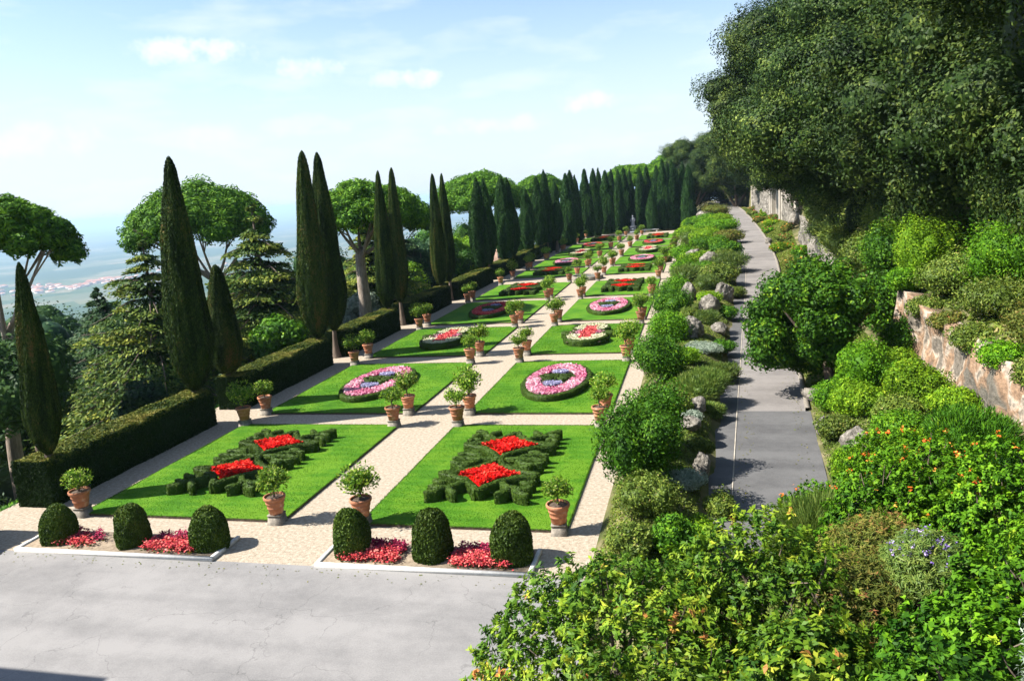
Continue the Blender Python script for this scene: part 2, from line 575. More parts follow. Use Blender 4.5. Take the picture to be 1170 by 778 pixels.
class Geo:
    def __init__(s):
        s.V, s.F, s.T, s.MI, s.n = [], [], [], [], 0

    def add(s, v, f, tint=.5, mi=0):
        v = np.asarray(v, float).reshape(-1, 3)
        f = np.asarray(f, int)
        if len(f) == 0:
            return s
        if f.shape[1] == 3:
            f = np.concatenate([f, f[:, :1] * 0 - 1], 1)
        ff = np.where(f >= 0, f + s.n, -1)
        s.V.append(v)
        s.F.append(ff)
        s.T.append(np.broadcast_to(np.asarray(tint, float), (len(v),)).copy())
        s.MI.append(np.full(len(f), mi))
        s.n += len(v)
        return s

    def merge(s, g, mi=None):
        if g.n == 0:
            return s
        v, f, t, m = g.arrays()
        ff = np.where(f >= 0, f + s.n, -1)
        s.V.append(v)
        s.F.append(ff)
        s.T.append(t)
        s.MI.append(m if mi is None else np.full(len(f), mi))
        s.n += len(v)
        return s

    def arrays(s):
        return np.concatenate(s.V), np.concatenate(s.F), np.concatenate(s.T), np.concatenate(s.MI)

    def mesh(s, name, mats, smooth=False):
        v, f, t, mi = s.arrays()
        cnt = np.where(f[:, 3] < 0, 3, 4)
        start = np.concatenate([[0], np.cumsum(cnt)[:-1]])
        loops = f[f >= 0]
        me = bpy.data.meshes.new(name)
        me.vertices.add(len(v))
        me.vertices.foreach_set('co', v.astype(np.float32).ravel())
        me.loops.add(len(loops))
        me.loops.foreach_set('vertex_index', loops.astype(np.int32))
        me.polygons.add(len(f))
        me.polygons.foreach_set('loop_start', start.astype(np.int32))
        me.polygons.foreach_set('material_index', mi.astype(np.int32))
        if smooth:
            me.polygons.foreach_set('use_smooth', np.ones(len(f), bool))
        a = me.attributes.new('tint', 'FLOAT', 'POINT')
        a.data.foreach_set('value', np.clip(t, 0, 1).astype(np.float32))
        for m in (mats if isinstance(mats, (list, tuple)) else [mats]):
            me.materials.append(m)
        me.update(calc_edges=True)
        me.validate()
        return me


def link(name, me, parent=None, loc=None):
    o = bpy.data.objects.new(name, me)
    col.objects.link(o)
    if parent is not None:
        o.parent = parent
    if loc is not None:
        o.location = loc
    return o


def build(name, geo, mats, parent=None, smooth=False, loc=None):
    return link(name, geo.mesh(name, mats, smooth), parent, loc)


def tag(o, label=None, cat=None, group=None, kind=None):
    if label:
        o['label'] = label
    if cat:
        o['category'] = cat
    if group:
        o['group'] = group
    if kind:
        o['kind'] = kind
    return o


def empty(name, loc=(0, 0, 0), rz=0):
    o = bpy.data.objects.new(name, None)
    col.objects.link(o)
    o.location = loc
    o.rotation_euler = (0, 0, rz)
    o.empty_display_size = .2
    return o


def copy_thing(src, loc, rz=0.0, scale=(1, 1, 1)):
    """a copy of a thing with copies of its parts and sub-parts (mesh data shared)"""
    def rec(o, parent):
        c = o.copy()
        col.objects.link(c)
        if parent is not None:
            c.parent = parent
        for ch in o.children:
            rec(ch, c)
        return c
    c = rec(src, None)
    c.location = loc
    c.rotation_euler = (0, 0, rz)
    c.scale = scale
    return c


def grid_faces(nu, nv, wrap_u=False):
    i = np.arange(nu if wrap_u else nu - 1)
    j = np.arange(nv - 1)
    I, J = np.meshgrid(i, j, indexing='ij')
    I2 = (I + 1) % nu
    return np.stack([I * nv + J, I2 * nv + J, I2 * nv + J + 1, I * nv + J + 1], -1).reshape(-1, 4)


def box(g, c, s, mi=0, tint=.5, rz=0):
    x, y, z = np.array(s) / 2
    v = np.array([[-x, -y, -z], [x, -y, -z], [x, y, -z], [-x, y, -z], [-x, -y, z], [x, -y, z], [x, y, z], [-x, y, z]])
    if rz:
        cz, sz = math.cos(rz), math.sin(rz)
        v = v @ np.array([[cz, sz, 0], [-sz, cz, 0], [0, 0, 1]])
    f = [[0, 3, 2, 1], [4, 5, 6, 7], [0, 1, 5, 4], [1, 2, 6, 5], [2, 3, 7, 6], [3, 0, 4, 7]]
    return g.add(v + np.array(c), f, tint, mi)


def lathe(g, prof, n=20, c=(0, 0, 0), mi=0, caps=True, wob=0, rng=None):
    prof = np.array(prof, float)
    a = np.linspace(0, 2 * np.pi, n, endpoint=False)
    r = prof[None, :, 0] * np.ones((n, 1))
    if wob and rng is not None:
        r = r * (1 + wob * rng.randn(n, len(prof)))
    v = np.stack([r * np.cos(a)[:, None], r * np.sin(a)[:, None], np.broadcast_to(prof[None, :, 1], r.shape)], -1) + np.array(c)
    g.add(v.reshape(-1, 3), grid_faces(n, len(prof), True), .5, mi)
    return g


def tube(g, pts, rad, n=7, mi=0, tint=.5):
    pts = np.array(pts, float)
    rad = np.broadcast_to(np.array(rad, float), (len(pts),))
    d = np.gradient(pts, axis=0)
    d /= np.linalg.norm(d, axis=1)[:, None] + 1e-9
    up = np.where(np.abs(d[:, 2:3]) > .9, np.array([[1., 0, 0]]), np.array([[0, 0, 1.]]))
    s = np.cross(d, up)
    s /= np.linalg.norm(s, axis=1)[:, None] + 1e-9
    t = np.cross(s, d)
    a = np.linspace(0, 2 * np.pi, n, endpoint=False)
    v = pts[None] + rad[None, :, None] * (np.cos(a)[:, None, None] * s[None] + np.sin(a)[:, None, None] * t[None])
    g.add(v.reshape(-1, 3), grid_faces(n, len(pts), True), tint, mi)
    return g


def unit(v):
    return v / (np.linalg.norm(v, axis=-1, keepdims=True) + 1e-9)


def snoise(p, seed, freq=1.0, octs=3):
    """cheap smooth noise about -1..1"""
    r = RS(seed)
    out = np.zeros(len(p))
    amp = 1.0
    tot = 0
    for o in range(octs):
        for k in range(4):
            w = r.randn(3) * freq * (1.9 ** o)
            out += amp * np.sin(p @ w + r.rand() * 6.28) / 2
        tot += amp
        amp *= .55
    return out / tot


def leaves(g, P, D, L, W, rng, spread=.7, tint=None, up=0.0, fold=.18, mi=0, shape='leaf', head=None, spike=False):
    """one small folded leaf per point P; its face looks roughly along D (spike: its tip points along D)"""
    n = len(P)
    if n == 0:
        return g
    q = unit(unit(D) + spread * rng.randn(n, 3) + np.array([0, 0, up]))
    if spike:
        d = q
        s = unit(np.cross(d, rng.randn(n, 3)))
        nn = np.cross(d, s)
    else:
        nn = q
        h = rng.randn(n, 3) if head is None else np.asarray(head) + .35 * rng.randn(n, 3)
        d = unit(h - nn * (h * nn).sum(1)[:, None])
        s = np.cross(nn, d)
    L = L * (.7 + .6 * rng.rand(n, 1))
    W = W * (.7 + .6 * rng.rand(n, 1))
    if shape == 'leaf':
        o = P if spike else P - .5 * L * d
        v = np.stack([o, o + .5 * L * d + .5 * W * s + fold * W * nn, o + L * d, o + .5 * L * d - .5 * W * s + fold * W * nn], 1)
    else:      # petal-like square pad
        v = np.stack([P - .5 * L * d, P + .5 * W * s, P + .5 * L * d, P - .5 * W * s], 1)
    f = np.arange(4 * n).reshape(n, 4)
    t = rng.rand(n) if tint is None else tint
    g.add(v.reshape(-1, 3), f, np.repeat(t, 4), mi)
    return g


def sphere_dirs(n, rng):
    return unit(rng.randn(n, 3))


def blob_core(g, c, r, seed, lump=.15, nu=20, nv=12, tint=.12, freq=2.2, mi=0, zmin=None):
    a = np.linspace(0, 2 * np.pi, nu, endpoint=False)
    b = np.linspace(-np.pi / 2, np.pi / 2, nv)
    A, B = np.meshgrid(a, b, indexing='ij')
    d = np.stack([np.cos(B) * np.cos(A), np.cos(B) * np.sin(A), np.sin(B)], -1).reshape(-1, 3)
    m = 1 + lump * snoise(d, seed, freq)
    v = np.array(c) + d * np.array(r) * m[:, None]
    if zmin is not None:
        v[:, 2] = np.maximum(v[:, 2], zmin)
    g.add(v, grid_faces(nu, nv, True), tint, mi)


def blob(g, c, r, n, L, W, rng, seed, lump=.18, depth=.28, core=.74, freq=2.2, up=.15, spread=.55, tintamp=.14, lo=-1.0, tint0=.45, zmin=None, mi=0, spike=False):
    """a leafy mass: leaves in the outer shell of a lumpy ellipsoid around a solid inner mass"""
    d = sphere_dirs(n, rng)
    d = d[d[:, 2] > lo]
    m = 1 + lump * snoise(d, seed, freq)
    sh = 1 - depth * rng.rand(len(d)) ** 1.6
    P = np.array(c) + d * np.array(r) * (m * sh)[:, None]
    nrm = unit(d / np.array(r))
    t = tint0 + tintamp * rng.randn(len(d)) + .30 * snoise(d, seed + 7, 4.2)
    if zmin is not None:
        k = P[:, 2] > zmin
        P, nrm, t = P[k], nrm[k], t[k]
    leaves(g, P, nrm, L, W, rng, spread=spread, up=up, tint=t, mi=mi, spike=spike)
    if core:
        blob_core(g, c, np.array(r) * core, seed, lump, freq=freq, zmin=zmin, mi=mi, tint=.3)
    return g


def on_faces(v, f, n, rng):
    a, b, c, d = (v[f[:, i]] for i in range(4))
    cr = np.cross(c - a, d - b)
    ar = np.linalg.norm(cr, axis=1) / 2
    k = rng.choice(len(f), n, p=ar / ar.sum())
    u, w = rng.rand(n, 1), rng.rand(n, 1)
    P = (a[k] * (1 - u) + b[k] * u) * (1 - w) + (d[k] * (1 - u) + c[k] * u) * w
    return P, unit(cr[k])


def ribbon(g, pts, w, h, rng, dens=900, L=.085, seed=1, closed=False, step=.07, z0=0.0, tint0=.42, lean=0.0, mi=0):
    """a clipped box hedge swept along a path: rounded solid plus leaf tips"""
    pts = np.array(pts, float)
    if closed:
        pts = np.concatenate([pts, pts[:1]])
    seg = np.linalg.norm(np.diff(pts, axis=0), axis=1)
    cum = np.concatenate([[0], np.cumsum(seg)])
    m = max(4, int(cum[-1] / step))
    q = np.linspace(0, cum[-1], m)
    p = np.stack([np.interp(q, cum, pts[:, k]) for k in range(2)], -1)
    t = unit(np.gradient(p, axis=0))
    nrm = np.stack([-t[:, 1], t[:, 0]], -1)
    W = np.broadcast_to(np.asarray(w, float), (m,)) if np.ndim(w) == 0 else np.interp(np.linspace(0, 1, m), np.linspace(0, 1, len(w)), w)
    sec = np.array([(-.5, 0), (-.52, .35), (-.5, .75), (-.40, .95), (-.15, 1.02), (.15, 1.02), (.40, .95), (.5, .75), (.52, .35), (.5, 0)])
    v = np.zeros((m, len(sec), 3))
    taper = np.ones(m)
    if not closed:
        e = np.minimum(q, cum[-1] - q)
        hw = np.maximum(W, .2) * .62
        taper = np.sqrt(np.clip(1 - (1 - np.clip(e / hw, 0, 1)) ** 2, .12, 1))
    for j, (a, b) in enumerate(sec):
        off = a * W * taper
        v[:, j, :2] = p + nrm * off[:, None]
        v[:, j, 2] = z0 + b * h * (0.9 + .1 * taper)
    vv = v.reshape(-1, 3)
    nz_ = snoise(vv, seed, 5.0, 2)
    vv = vv + (.025 * nz_)[:, None] * np.array([1, 1, .6])
    f = grid_faces(m, len(sec))[:, ::-1]
    g.add(vv, f, .3, mi)
    if not closed:
        for e in (0, m - 1):
            ids = [e * len(sec) + k for k in range(len(sec))]
            cpt = vv[ids].mean(0)
            base = np.concatenate([vv[ids], cpt[None]])
            g.add(base, [[k, k + 1, len(sec)] for k in range(len(sec) - 1)], .3, mi)
    area = cum[-1] * (np.mean(W) + 2 * h)
    n = int(area * dens)
    P, N = on_faces(vv, f, n, rng)
    tint = tint0 + .15 * rng.randn(n) + .16 * snoise(P, seed + 3, 2.5)
    leaves(g, P - .005 * N + .025 * N * rng.rand(n, 1), N, L, L * .55, rng, spread=.75, tint=tint, mi=mi)
    return g


def flowers(g, P, rng, size=.07, lift=.03, mi=0, k=2, tintb=None):
    """small flower heads: k tilted pads per point"""
    n = len(P)
    base = rng.rand(n) if tintb is None else tintb
    for j in range(k):
        off = rng.randn(n, 3) * size * .28
        off[:, 2] = lift * rng.rand(n)
        D = rng.randn(n, 3)
        D = D * .45 + np.array([0, 0, 1.0])
        leaves(g, P + off, D, size, size, rng, spread=.25, tint=np.clip(base + .18 * rng.randn(n), 0, 1), shape='pad', mi=mi)
    return g


# ------------------------------------------------------------------ the setting: terrain, paved ground, lawns, road


def axis(segs):
    out = [np.array([segs[0][0]])]
    for a, b, st in segs:
        k = max(1, int(round((b - a) / st)))
        out.append(np.linspace(a, b, k + 1)[1:])
    return np.concatenate(out)


gx = np.concatenate([-np.geomspace(42000, 60, 46), axis([(-60, -26, 2.0), (-26, -3.4, 4.5), (-3.4, 12.6, .32), (12.6, 40, 2.0)])[1:], np.geomspace(44, 42000, 40)])
gy = np.concatenate([-np.geomspace(42000, 20, 34), axis([(-20, 4, 2), (4, 60, .5), (60, 180, 1.5), (180, 240, 6)])[1:], np.geomspace(250, 42000, 46)])
GX, GY = np.meshgrid(gx, gy, indexing='ij')
GZ = height(GX, GY) - .03
hillk = (np.abs(GX) > 300) | (np.abs(GY) > 400)
GZ = GZ + np.where(hillk, 14 * np.sin(GX / 910.) * np.cos(GY / 1270.) + 8 * np.sin(GX / 333. + GY / 410.), 0)
tg = Geo()
tg.add(np.stack([GX, GY, GZ], -1).reshape(-1, 3), grid_faces(len(gx), len(gy)))
terrain = tag(build('terrain', tg, M['terrain'], smooth=True), kind='structure')


def sheet(name, x0, x1, y0, y1, z, mat, thick=0.0, loc=None):
    g = Geo()
    nx, ny = max(2, int(abs(x1 - x0) / 2)), max(2, int(abs(y1 - y0) / 2))
    X, Y = np.meshgrid(np.linspace(x0, x1, nx), np.linspace(y0, y1, ny), indexing='ij')
    g.add(np.stack([X, Y, np.full_like(X, z)], -1).reshape(-1, 3), grid_faces(nx, ny))
    return tag(build(name, g, mat), kind='structure')


sheet('plaza', -60, -2.6, -6, 18.22, .004, M['plaza'])
sheet('gravel_path', -24.6, -2.95, 18.22, 157, .004, M['gravel'])

ROWS = [(20.9, 31.0), (32.85, 43.2), (45.3, 54.9), (56.7, 67.9), (69.5, 80.4), (86.0, 94.3), (96.0, 106.3), (107.3, 120.2), (121.6, 133.6), (135.6, 147.0)]
LEFT, RIGHT = (-21.05, -13.3), (-10.6, -4.03)
ORD = ['first', 'second', 'third', 'fourth', 'fifth', 'sixth', 'seventh', 'eighth', 'ninth', 'tenth', 'eleventh', 'twelfth', 'thirteenth',
       'fourteenth', 'fifteenth', 'sixteenth', 'seventeenth', 'eighteenth', 'nineteenth', 'twentieth', 'twenty-first', 'twenty-second',
       'twenty-third', 'twenty-fourth', 'twenty-fifth', 'twenty-sixth', 'twenty-seventh', 'twenty-eighth']


def lawn(x0, x1, y0, y1):
    g = Geo()
    cx, cy = (x0 + x1) / 2, (y0 + y1) / 2
    a, b = (x1 - x0) / 2, (y1 - y0) / 2
    nx, ny = 14, 20
    X, Y = np.meshgrid(np.linspace(-a, a, nx), np.linspace(-b, b, ny), indexing='ij')
    Z = .085 + .012 * np.sin(X * 1.7 + cx) * np.cos(Y * 1.3 + cy)
    g.add(np.stack([X, Y, Z], -1).reshape(-1, 3), grid_faces(nx, ny))
    for (p, q) in (((-a, -b), (a, -b)), ((a, -b), (a, b)), ((a, b), (-a, b)), ((-a, b), (-a, -b))):
        p, q = np.array(p), np.array(q)
        o = unit(np.array([q[1] - p[1], p[0] - q[0]])) * .025
        g.add([[*(p + o), -.01], [*(q + o), -.01], [*q, .098], [*p, .098]], [[0, 1, 2, 3]], .5, 1)
    return tag(build('lawn', g, [M['lawn'], M['soil']], loc=(cx, cy, 0)), kind='structure')


for (y0, y1) in ROWS:
    lawn(*LEFT, y0, y1)
    lawn(*RIGHT, y0, y1)


def strip(name, xa, xb, ys, mat, lift=.0, zf=road_z):
    g = Geo()
    ys = np.array(ys, float)
    v = []
    for t in np.linspace(0, 1, 6):
        x = xa(ys) * (1 - t) + xb(ys) * t
        v.append(np.stack([x, ys, zf(ys) + lift], -1))
    g.add(np.stack(v, 0).reshape(-1, 3), grid_faces(6, len(ys)))
    return tag(build(name, g, mat), kind='structure')


strip('road', road_x, lambda y: road_x(y) + 2.75, np.linspace(33.3, 215, 120), M['roadpale'], .012)
strip('road', road_x, lambda y: road_x(y) + 2.95, np.linspace(17, 33.3, 16), M['roaddark'], .010)
strip('pavement', lambda y: road_x(y) - .95, lambda y: road_x(y) - .06, np.linspace(17, 120, 70), M['roaddark'], .012)
kg = Geo()
ys = np.linspace(17, 120, 90)
for a, b, h in ((-.05, .0, .025),):
    xs = road_x(ys)
    z = road_z(ys)
    v = np.stack([np.stack([xs + a, ys, z - .02], -1), np.stack([xs + a, ys, z + h], -1), np.stack([xs + b, ys, z + h], -1), np.stack([xs + b, ys, z - .02], -1)], 1)
    kg.add(v.reshape(-1, 3), grid_faces(len(ys), 4)[:, ::-1])
tag(build('kerb', kg, M['ashlar']), kind='structure')
kg = Geo()
ys = np.linspace(33.4, 175, 110)
xs = road_x(ys) + 2.75
z = road_z(ys)
v = np.stack([np.stack([xs, ys, z - .02], -1), np.stack([xs, ys, z + .13], -1), np.stack([xs + .18, ys, z + .13], -1), np.stack([xs + .18, ys, z - .02], -1)], 1)
kg.add(v.reshape(-1, 3), grid_faces(len(ys), 4)[:, ::-1])
tag(build('kerb', kg, M['plinth']), kind='structure')

# ------------------------------------------------------------------ haze over the valley
hz = Geo()
box(hz, (0, 0, -160), (90000, 90000, 404))
hm = bpy.data.materials.new('haze_air')
hm.use_nodes = True
hn = hm.node_tree.nodes
for q in list(hn):
    hn.remove(q)
pv = hn.new('ShaderNodeVolumePrincipled')
pv.inputs['Color'].default_value = (.56, .78, 1.0, 1)
pv.inputs['Density'].default_value = 1.0e-4
pv.inputs['Anisotropy'].default_value = 0.1
ho = hn.new('ShaderNodeOutputMaterial')
hm.node_tree.links.new(pv.outputs[0], ho.inputs['Volume'])
tag(build('haze', hz, hm), kind='stuff')

# ------------------------------------------------------------------ walls and rocks on the right


def rough_wall(name, pts, thick, label, mat, seed, amp=.22, res=.35):
    """pts: (x, y, z bottom, z top) along the foot; the face looks to -x"""
    pts = np.array(pts, float)
    cum = np.concatenate([[0], np.cumsum(np.linalg.norm(np.diff(pts[:, :2], axis=0), axis=1))])
    m = int(cum[-1] / res) + 2
    q = np.linspace(0, cum[-1], m)
    P = np.stack([np.interp(q, cum, pts[:, k]) for k in range(4)], -1)
    t = unit(np.gradient(P[:, :2], axis=0))
    nrm = np.stack([-t[:, 1], t[:, 0]], -1)
    nv = 12
    rows = []
    for k in range(nv):
        s = k / (nv - 1)
        z = P[:, 2] - .5 + (P[:, 3] - P[:, 2] + .5) * s
        rows.append(np.stack([P[:, 0] + .18 * s, P[:, 1], z], -1))
    for s in (.35, 1.0):
        rows.append(np.stack([P[:, 0] - nrm[:, 0] * thick * s, P[:, 1] - nrm[:, 1] * thick * s, P[:, 3] - .05 * s], -1))
    rows.append(np.stack([P[:, 0] - nrm[:, 0] * thick, P[:, 1] - nrm[:, 1] * thick, P[:, 2] - .5], -1))
    v = np.stack(rows, 1)
    vv = v.reshape(-1, 3)
    nz_ = snoise(vv, seed, 1.1, 4)
    dsp = np.concatenate([nrm, np.zeros((m, 1))], 1)[:, None, :].repeat(v.shape[1], 1).reshape(-1, 3)
    vv = vv + dsp * (amp * nz_)[:, None]
    vv[:, 2] += .16 * amp / .22 * snoise(vv * np.array([1, 1, 0]), seed + 1, 1.6, 3)
    g = Geo()
    nr = v.shape[1]
    g.add(vv, grid_faces(m, nr)[:, ::-1])
    for e in (0, m - 1):
        ids = [e * nr + k for k in range(nr)]
        g.add(np.concatenate([vv[ids], vv[ids].mean(0)[None]]), [[k, (k + 1) % nr, nr] for k in range(nr)])
    return tag(build(name, g, mat, smooth=False), label, 'wall')


rough_wall('stone_wall', [(8.75, 17, 3.4, 4.9), (8.7, 23, 2.3, 3.95), (8.6, 30, 1.7, 4.0), (8.45, 37.6, 1.2, 4.5)], 1.0,
           'crumbling wall with orange and white patches beside the flowering shrubs', M['wall'], 5)
rough_wall('stone_wall', [(9.2, 55, .6, 2.2), (9.5, 62, .9, 2.9), (9.7, 72, 1.6, 3.9), (9.9, 82, 2.3, 4.7), (10.8, 93, 3.2, 5.1)], 1.2,
           'pale rough rock wall with sloping top beyond the dark broad tree', M['rock'], 9, amp=.35)

# far wall: rubble panels between pilasters
fw = empty('garden_wall', (11, 102, 4))
tag(fw, 'tall pale wall with pilasters and rubble panels far up the road', 'wall')
A, B = np.array([11.1, 100.5]), np.array([9.35, 150.])


def fwp(s, out=0.0):
    d = unit(B - A)
    n = np.array([-d[1], d[0]])
    return A + (B - A) * s + n * out


def wall_piece(name, s0, s1, out, z0a, z1a, mat, amp=0.0, seed=3):
    g = Geo()
    m = max(3, int((s1 - s0) * 50 / .5))
    q = np.linspace(s0, s1, m)
    nv = 10
    v = []
    for k in range(nv):
        t = k / (nv - 1)
        pp = np.array([fwp(s, out) for s in q])
        z0 = np.array([float(foot_z(y)) - .6 for y in pp[:, 1]])
        v.append(np.stack([pp[:, 0], pp[:, 1], z0 + (z1a - z0) * t], -1))
    for oo in (out - .5 - out * .9,):
        pp = np.array([fwp(s, oo) for s in q])
        v.append(np.stack([pp[:, 0], pp[:, 1], np.full(m, z1a)], -1))
        v.append(np.stack([pp[:, 0], pp[:, 1], np.array([float(foot_z(y)) - .6 for y in pp[:, 1]])], -1))
    vv = np.stack(v, 1).reshape(-1, 3)
    if amp:
        vv[:, 0] += amp * snoise(vv, seed, 1.6, 4)
    g.add(vv, grid_faces(m, nv + 2)[:, ::-1])
    for e in (0, m - 1):
        ids = [e * (nv + 2) + k for k in range(nv + 2)]
        g.add(np.concatenate([vv[ids], vv[ids].mean(0)[None]]), [[k, (k + 1) % (nv + 2), nv + 2] for k in range(nv + 2)])
    me = g.mesh(name, mat)
    o = link(name, me)
    o.parent = fw
    o.matrix_parent_inverse = Matrix.Translation(-Vector(fw.location))
    return o


wall_piece('wall', 0, 1, -.25, 0, 7.5, M['ashlar'], amp=.05)
wall_piece('rubble_panel', .03, .14, .12, 0, 7.0, M['rock'], amp=.35)
wall_piece('rubble_panel', .46, .92, .12, 0, 7.0, M['rock'], amp=.4, seed=8)
for s in (.15, .20, .37, .41, .94):
    wall_piece('pilaster', s, s + .025, .28, 0, 7.7, M['ashlar'])


def rock_mesh(seed):
    rng = RS(seed)
    nu, nv = 64, 38
    a = np.linspace(0, 2 * np.pi, nu, endpoint=False)
    b = np.linspace(-np.pi / 2, np.pi / 2, nv)
    Aa, Bb = np.meshgrid(a, b, indexing='ij')
    d = np.stack([np.cos(Bb) * np.cos(Aa), np.cos(Bb) * np.sin(Aa), np.sin(Bb)], -1).reshape(-1, 3)
    m = 1 + .28 * snoise(d, seed, 1.6, 5)
    for k in range(7):
        n = unit(rng.randn(3))
        h = .72 + .2 * rng.rand()
        pr = d @ n * m
        m = np.where(pr > h, m * (h + .12 * (pr - h)) / np.maximum(pr, 1e-6), m)
    m += .10 * (.5 - np.abs(snoise(d, seed + 4, 4.5, 3))) + .05 * snoise(d, seed + 6, 11, 3)
    g = Geo()
    g.add(d * m[:, None], grid_faces(nu, nv, True))
    return g.mesh('rock', M['rock'])


ROCK = [rock_mesh(s) for s in (3, 11, 23, 37)]
ROCKS = [(-.3, 31.2, .75, .9, .55, 'pale boulder under the big laurel, beside the grey road strip'),
         (-.55, 28.6, .9, .8, .5, 'low flat pale rock between the two silvery mounds'),
         (-.15, 25.0, .55, .6, .75, 'upright pale rock at the near end of the bank, above the road'),
         (.1, 35.6, .5, .6, .4, 'small rock beside the shaggy green mound'),
         (-.5, 45.0, 1.3, 1.2, 1.2, 'wide grey rock face halfway along the bank'),
         (1.0, 47.5, .9, 1.0, .7, 'low grey rock near the road halfway along the bank'),
         (.5, 52.5, 1.2, 1.1, 1.25, 'tall pitted rock on top of the bank'),
         (-.9, 57.5, 1.2, 1.3, 1.7, 'rounded dark rock with a hollow facing the garden'),
         (1.7, 58.5, 1.2, 1.4, 1.35, 'whitish craggy rock next to the hollow rock'),
         (.9, 75, 1.5, 1.8, 1.5, 'pale ridge rock among the green mounds'),
         (-.6, 86, 1.6, 1.8, 1.2, 'weathered rock beside the narrow path, far along'),
         (1.0, 150, 2.4, 3.0, 1.6, 'pale rock at the far top of the bank near the cypresses'),
         (4.75, 34.6, .35, 1.6, .55, 'long low kerb rock under the dark broad tree'),
         (4.45, 30.3, .5, 1.1, .6, 'tawny rock at the right edge of the dark asphalt'),
         (5.0, 27.0, 1.0, .8, .75, 'grey flat-topped boulder among the flowering shrubs'),
         (7.6, 93, .8, .9, .9, 'pale stone in the flowery verge right of the road'),
         (7.9, 84, .8, 1.0, .8, 'whitish stone nearest the rock wall in the verge'),
         (11.3, 97.5, 1.6, 1.8, 2.3, 'big grey rock leaning at the near end of the pilastered wall')]
for i, (x, y, a, b, c, lab) in enumerate(ROCKS):
    o = link('rock', ROCK[i % 4], loc=(x, y, gz(x, y) + c * .25))
    o.scale = (a * .54, b * .54, c * .60)
    o.rotation_euler = (.15 * math.sin(i * 3), .2 * math.cos(i * 5), i * 1.9)
    tag(o, lab, 'rock', 'rocks of the garden bank')

# ------------------------------------------------------------------ flower borders with domes at the front
PL = {}


def border(x0, x1, label, seed, hues, density):
    rng = RS(seed)
    t = empty('flower_border', ((x0 + x1) / 2, 18.9, 0))
    tag(t, label, 'flower bed', 'flower borders at the plaza edge')
    w = (x1 - x0) / 2
    g = Geo()
    box(g, (0, .03, .03), (2 * w - .1, 1.36, .09))
    build('soil', g, M['bedsoil'], t)
    g = Geo()
    for c, s in (((0, -.7, .05), (2 * w, .11, .14)), ((-w + .055, .05, .05), (.11, 1.38, .14)), ((w - .055, .05, .05), (.11, 1.38, .14))):
        box(g, c, s)
    build('kerb', g, M['whitestone'], t)
    for j, (a, b) in enumerate(((-w * .52, 0), (w * .52, 1))):
        nn = density[j]
        px = a + rng.uniform(-w * .26, w * .26, nn)
        py = rng.uniform(-.45, .60, nn)
        g = Geo()
        for (x, y) in zip(px, py):
            k = 26
            pts = np.array([x, y, .10]) + rng.randn(k, 3) * np.array([.07, .07, .05]) + np.array([0, 0, .08])
            shade = 0 if y < .12 else 1
            mi = 0 if (y < .15 + .2 * rng.randn() * .5) else 1
            flowers(g, pts, rng, size=.065, lift=.08, k=1, mi=mi)
            leaves(g, np.array([[x, y, .04]]).repeat(8, 0), rng.randn(8, 3) * np.array([1, 1, .3]), .13, .07, rng, up=.5, mi=2, spike=True)
        build('blossom', g, [M[hues[0]], M[hues[1]], M['dry']], t)
    return t


border(-21.1, -14.05, 'white-kerbed flower border with sparse red plants, left of the central path', 41, ('coral', 'plum'), (48, 120))
border(-10.75, -4.5, 'white-kerbed flower border with dense red plants, right of the central path', 42, ('coral', 'plum'), (150, 170))


def dome(seed, h=1.2, r=.62, lump=.05):
    rng = RS(seed)
    g = Geo()
    nu, nv = 36, 22
    a = np.linspace(0, 2 * np.pi, nu, endpoint=False)
    s = np.linspace(0, 1, nv)
    prof_r = r * np.where(s < .75, .93 + .07 * np.sin(s / .75 * np.pi), np.sqrt(np.clip(1 - ((s - .75) / .25) ** 2, 0, 1)) * .93)
    prof_r = r * np.clip((1 - s ** 3.2), 0, 1) ** .52 * (.94 + .08 * np.sin(s * 3))
    Aa, S = np.meshgrid(a, s, indexing='ij')
    Rr = np.broadcast_to(prof_r, S.shape)
    v = np.stack([Rr * np.cos(Aa), Rr * np.sin(Aa), S * h], -1).reshape(-1, 3)
    nrm = unit(v * np.array([1, 1, .35]) + np.array([0, 0, -.1]))
    v = v + nrm * (lump * snoise(v, seed, 3.2, 3))[:, None]
    f = grid_faces(nu, nv, True)
    g.add(v * np.array([.97, .97, .98]), f, .35)
    P, N = on_faces(v, f, 7500, rng)
    k = rng.rand(len(P)) > .0
    tint = .45 + .16 * rng.randn(len(P)) + .16 * snoise(P, seed + 2, 3, 2)
    leaves(g, P - .01 * N + .04 * N * rng.rand(len(P), 1), N, .085, .05, rng, spread=1.1, tint=tint)
    return g.mesh('clipped_dome', M['box'])


DOME = [dome(1), dome(2, lump=.075), dome(3, lump=.05)]
DL = ['leftmost in the left border', 'in the middle of the left border', 'at the right end of the left border',
      'at the left end of the right border', 'in the middle of the right border', 'at the right end of the right border']
for i, (x, y) in enumerate([(-20.1, 18.95), (-17.35, 18.97), (-14.6, 18.98), (-9.95, 19.0), (-7.5, 19.0), (-5.2, 19.02)]):
    o = link('clipped_dome', DOME[i % 3], loc=(x, y, .05))
    o.rotation_euler = (0, 0, i * 1.3)
    o.scale = [(.84, .84, 1.0), (.80, .82, 1.05), (.88, .86, 1.06), (.86, .86, 1.12), (.86, .88, 1.17), (.92, .90, 1.16)][i]
    tag(o, 'clipped green dome shrub ' + DL[i], 'shrub', 'clipped domes in the flower borders')

# ------------------------------------------------------------------ parterre beds on the lawns


def bez(p0, p1, p2, n=14):
    t = np.linspace(0, 1, n)[:, None]
    p0, p1, p2 = map(np.array, (p0, p1, p2))
    return (1 - t) ** 2 * p0 + 2 * t * (1 - t) * p1 + t ** 2 * p2


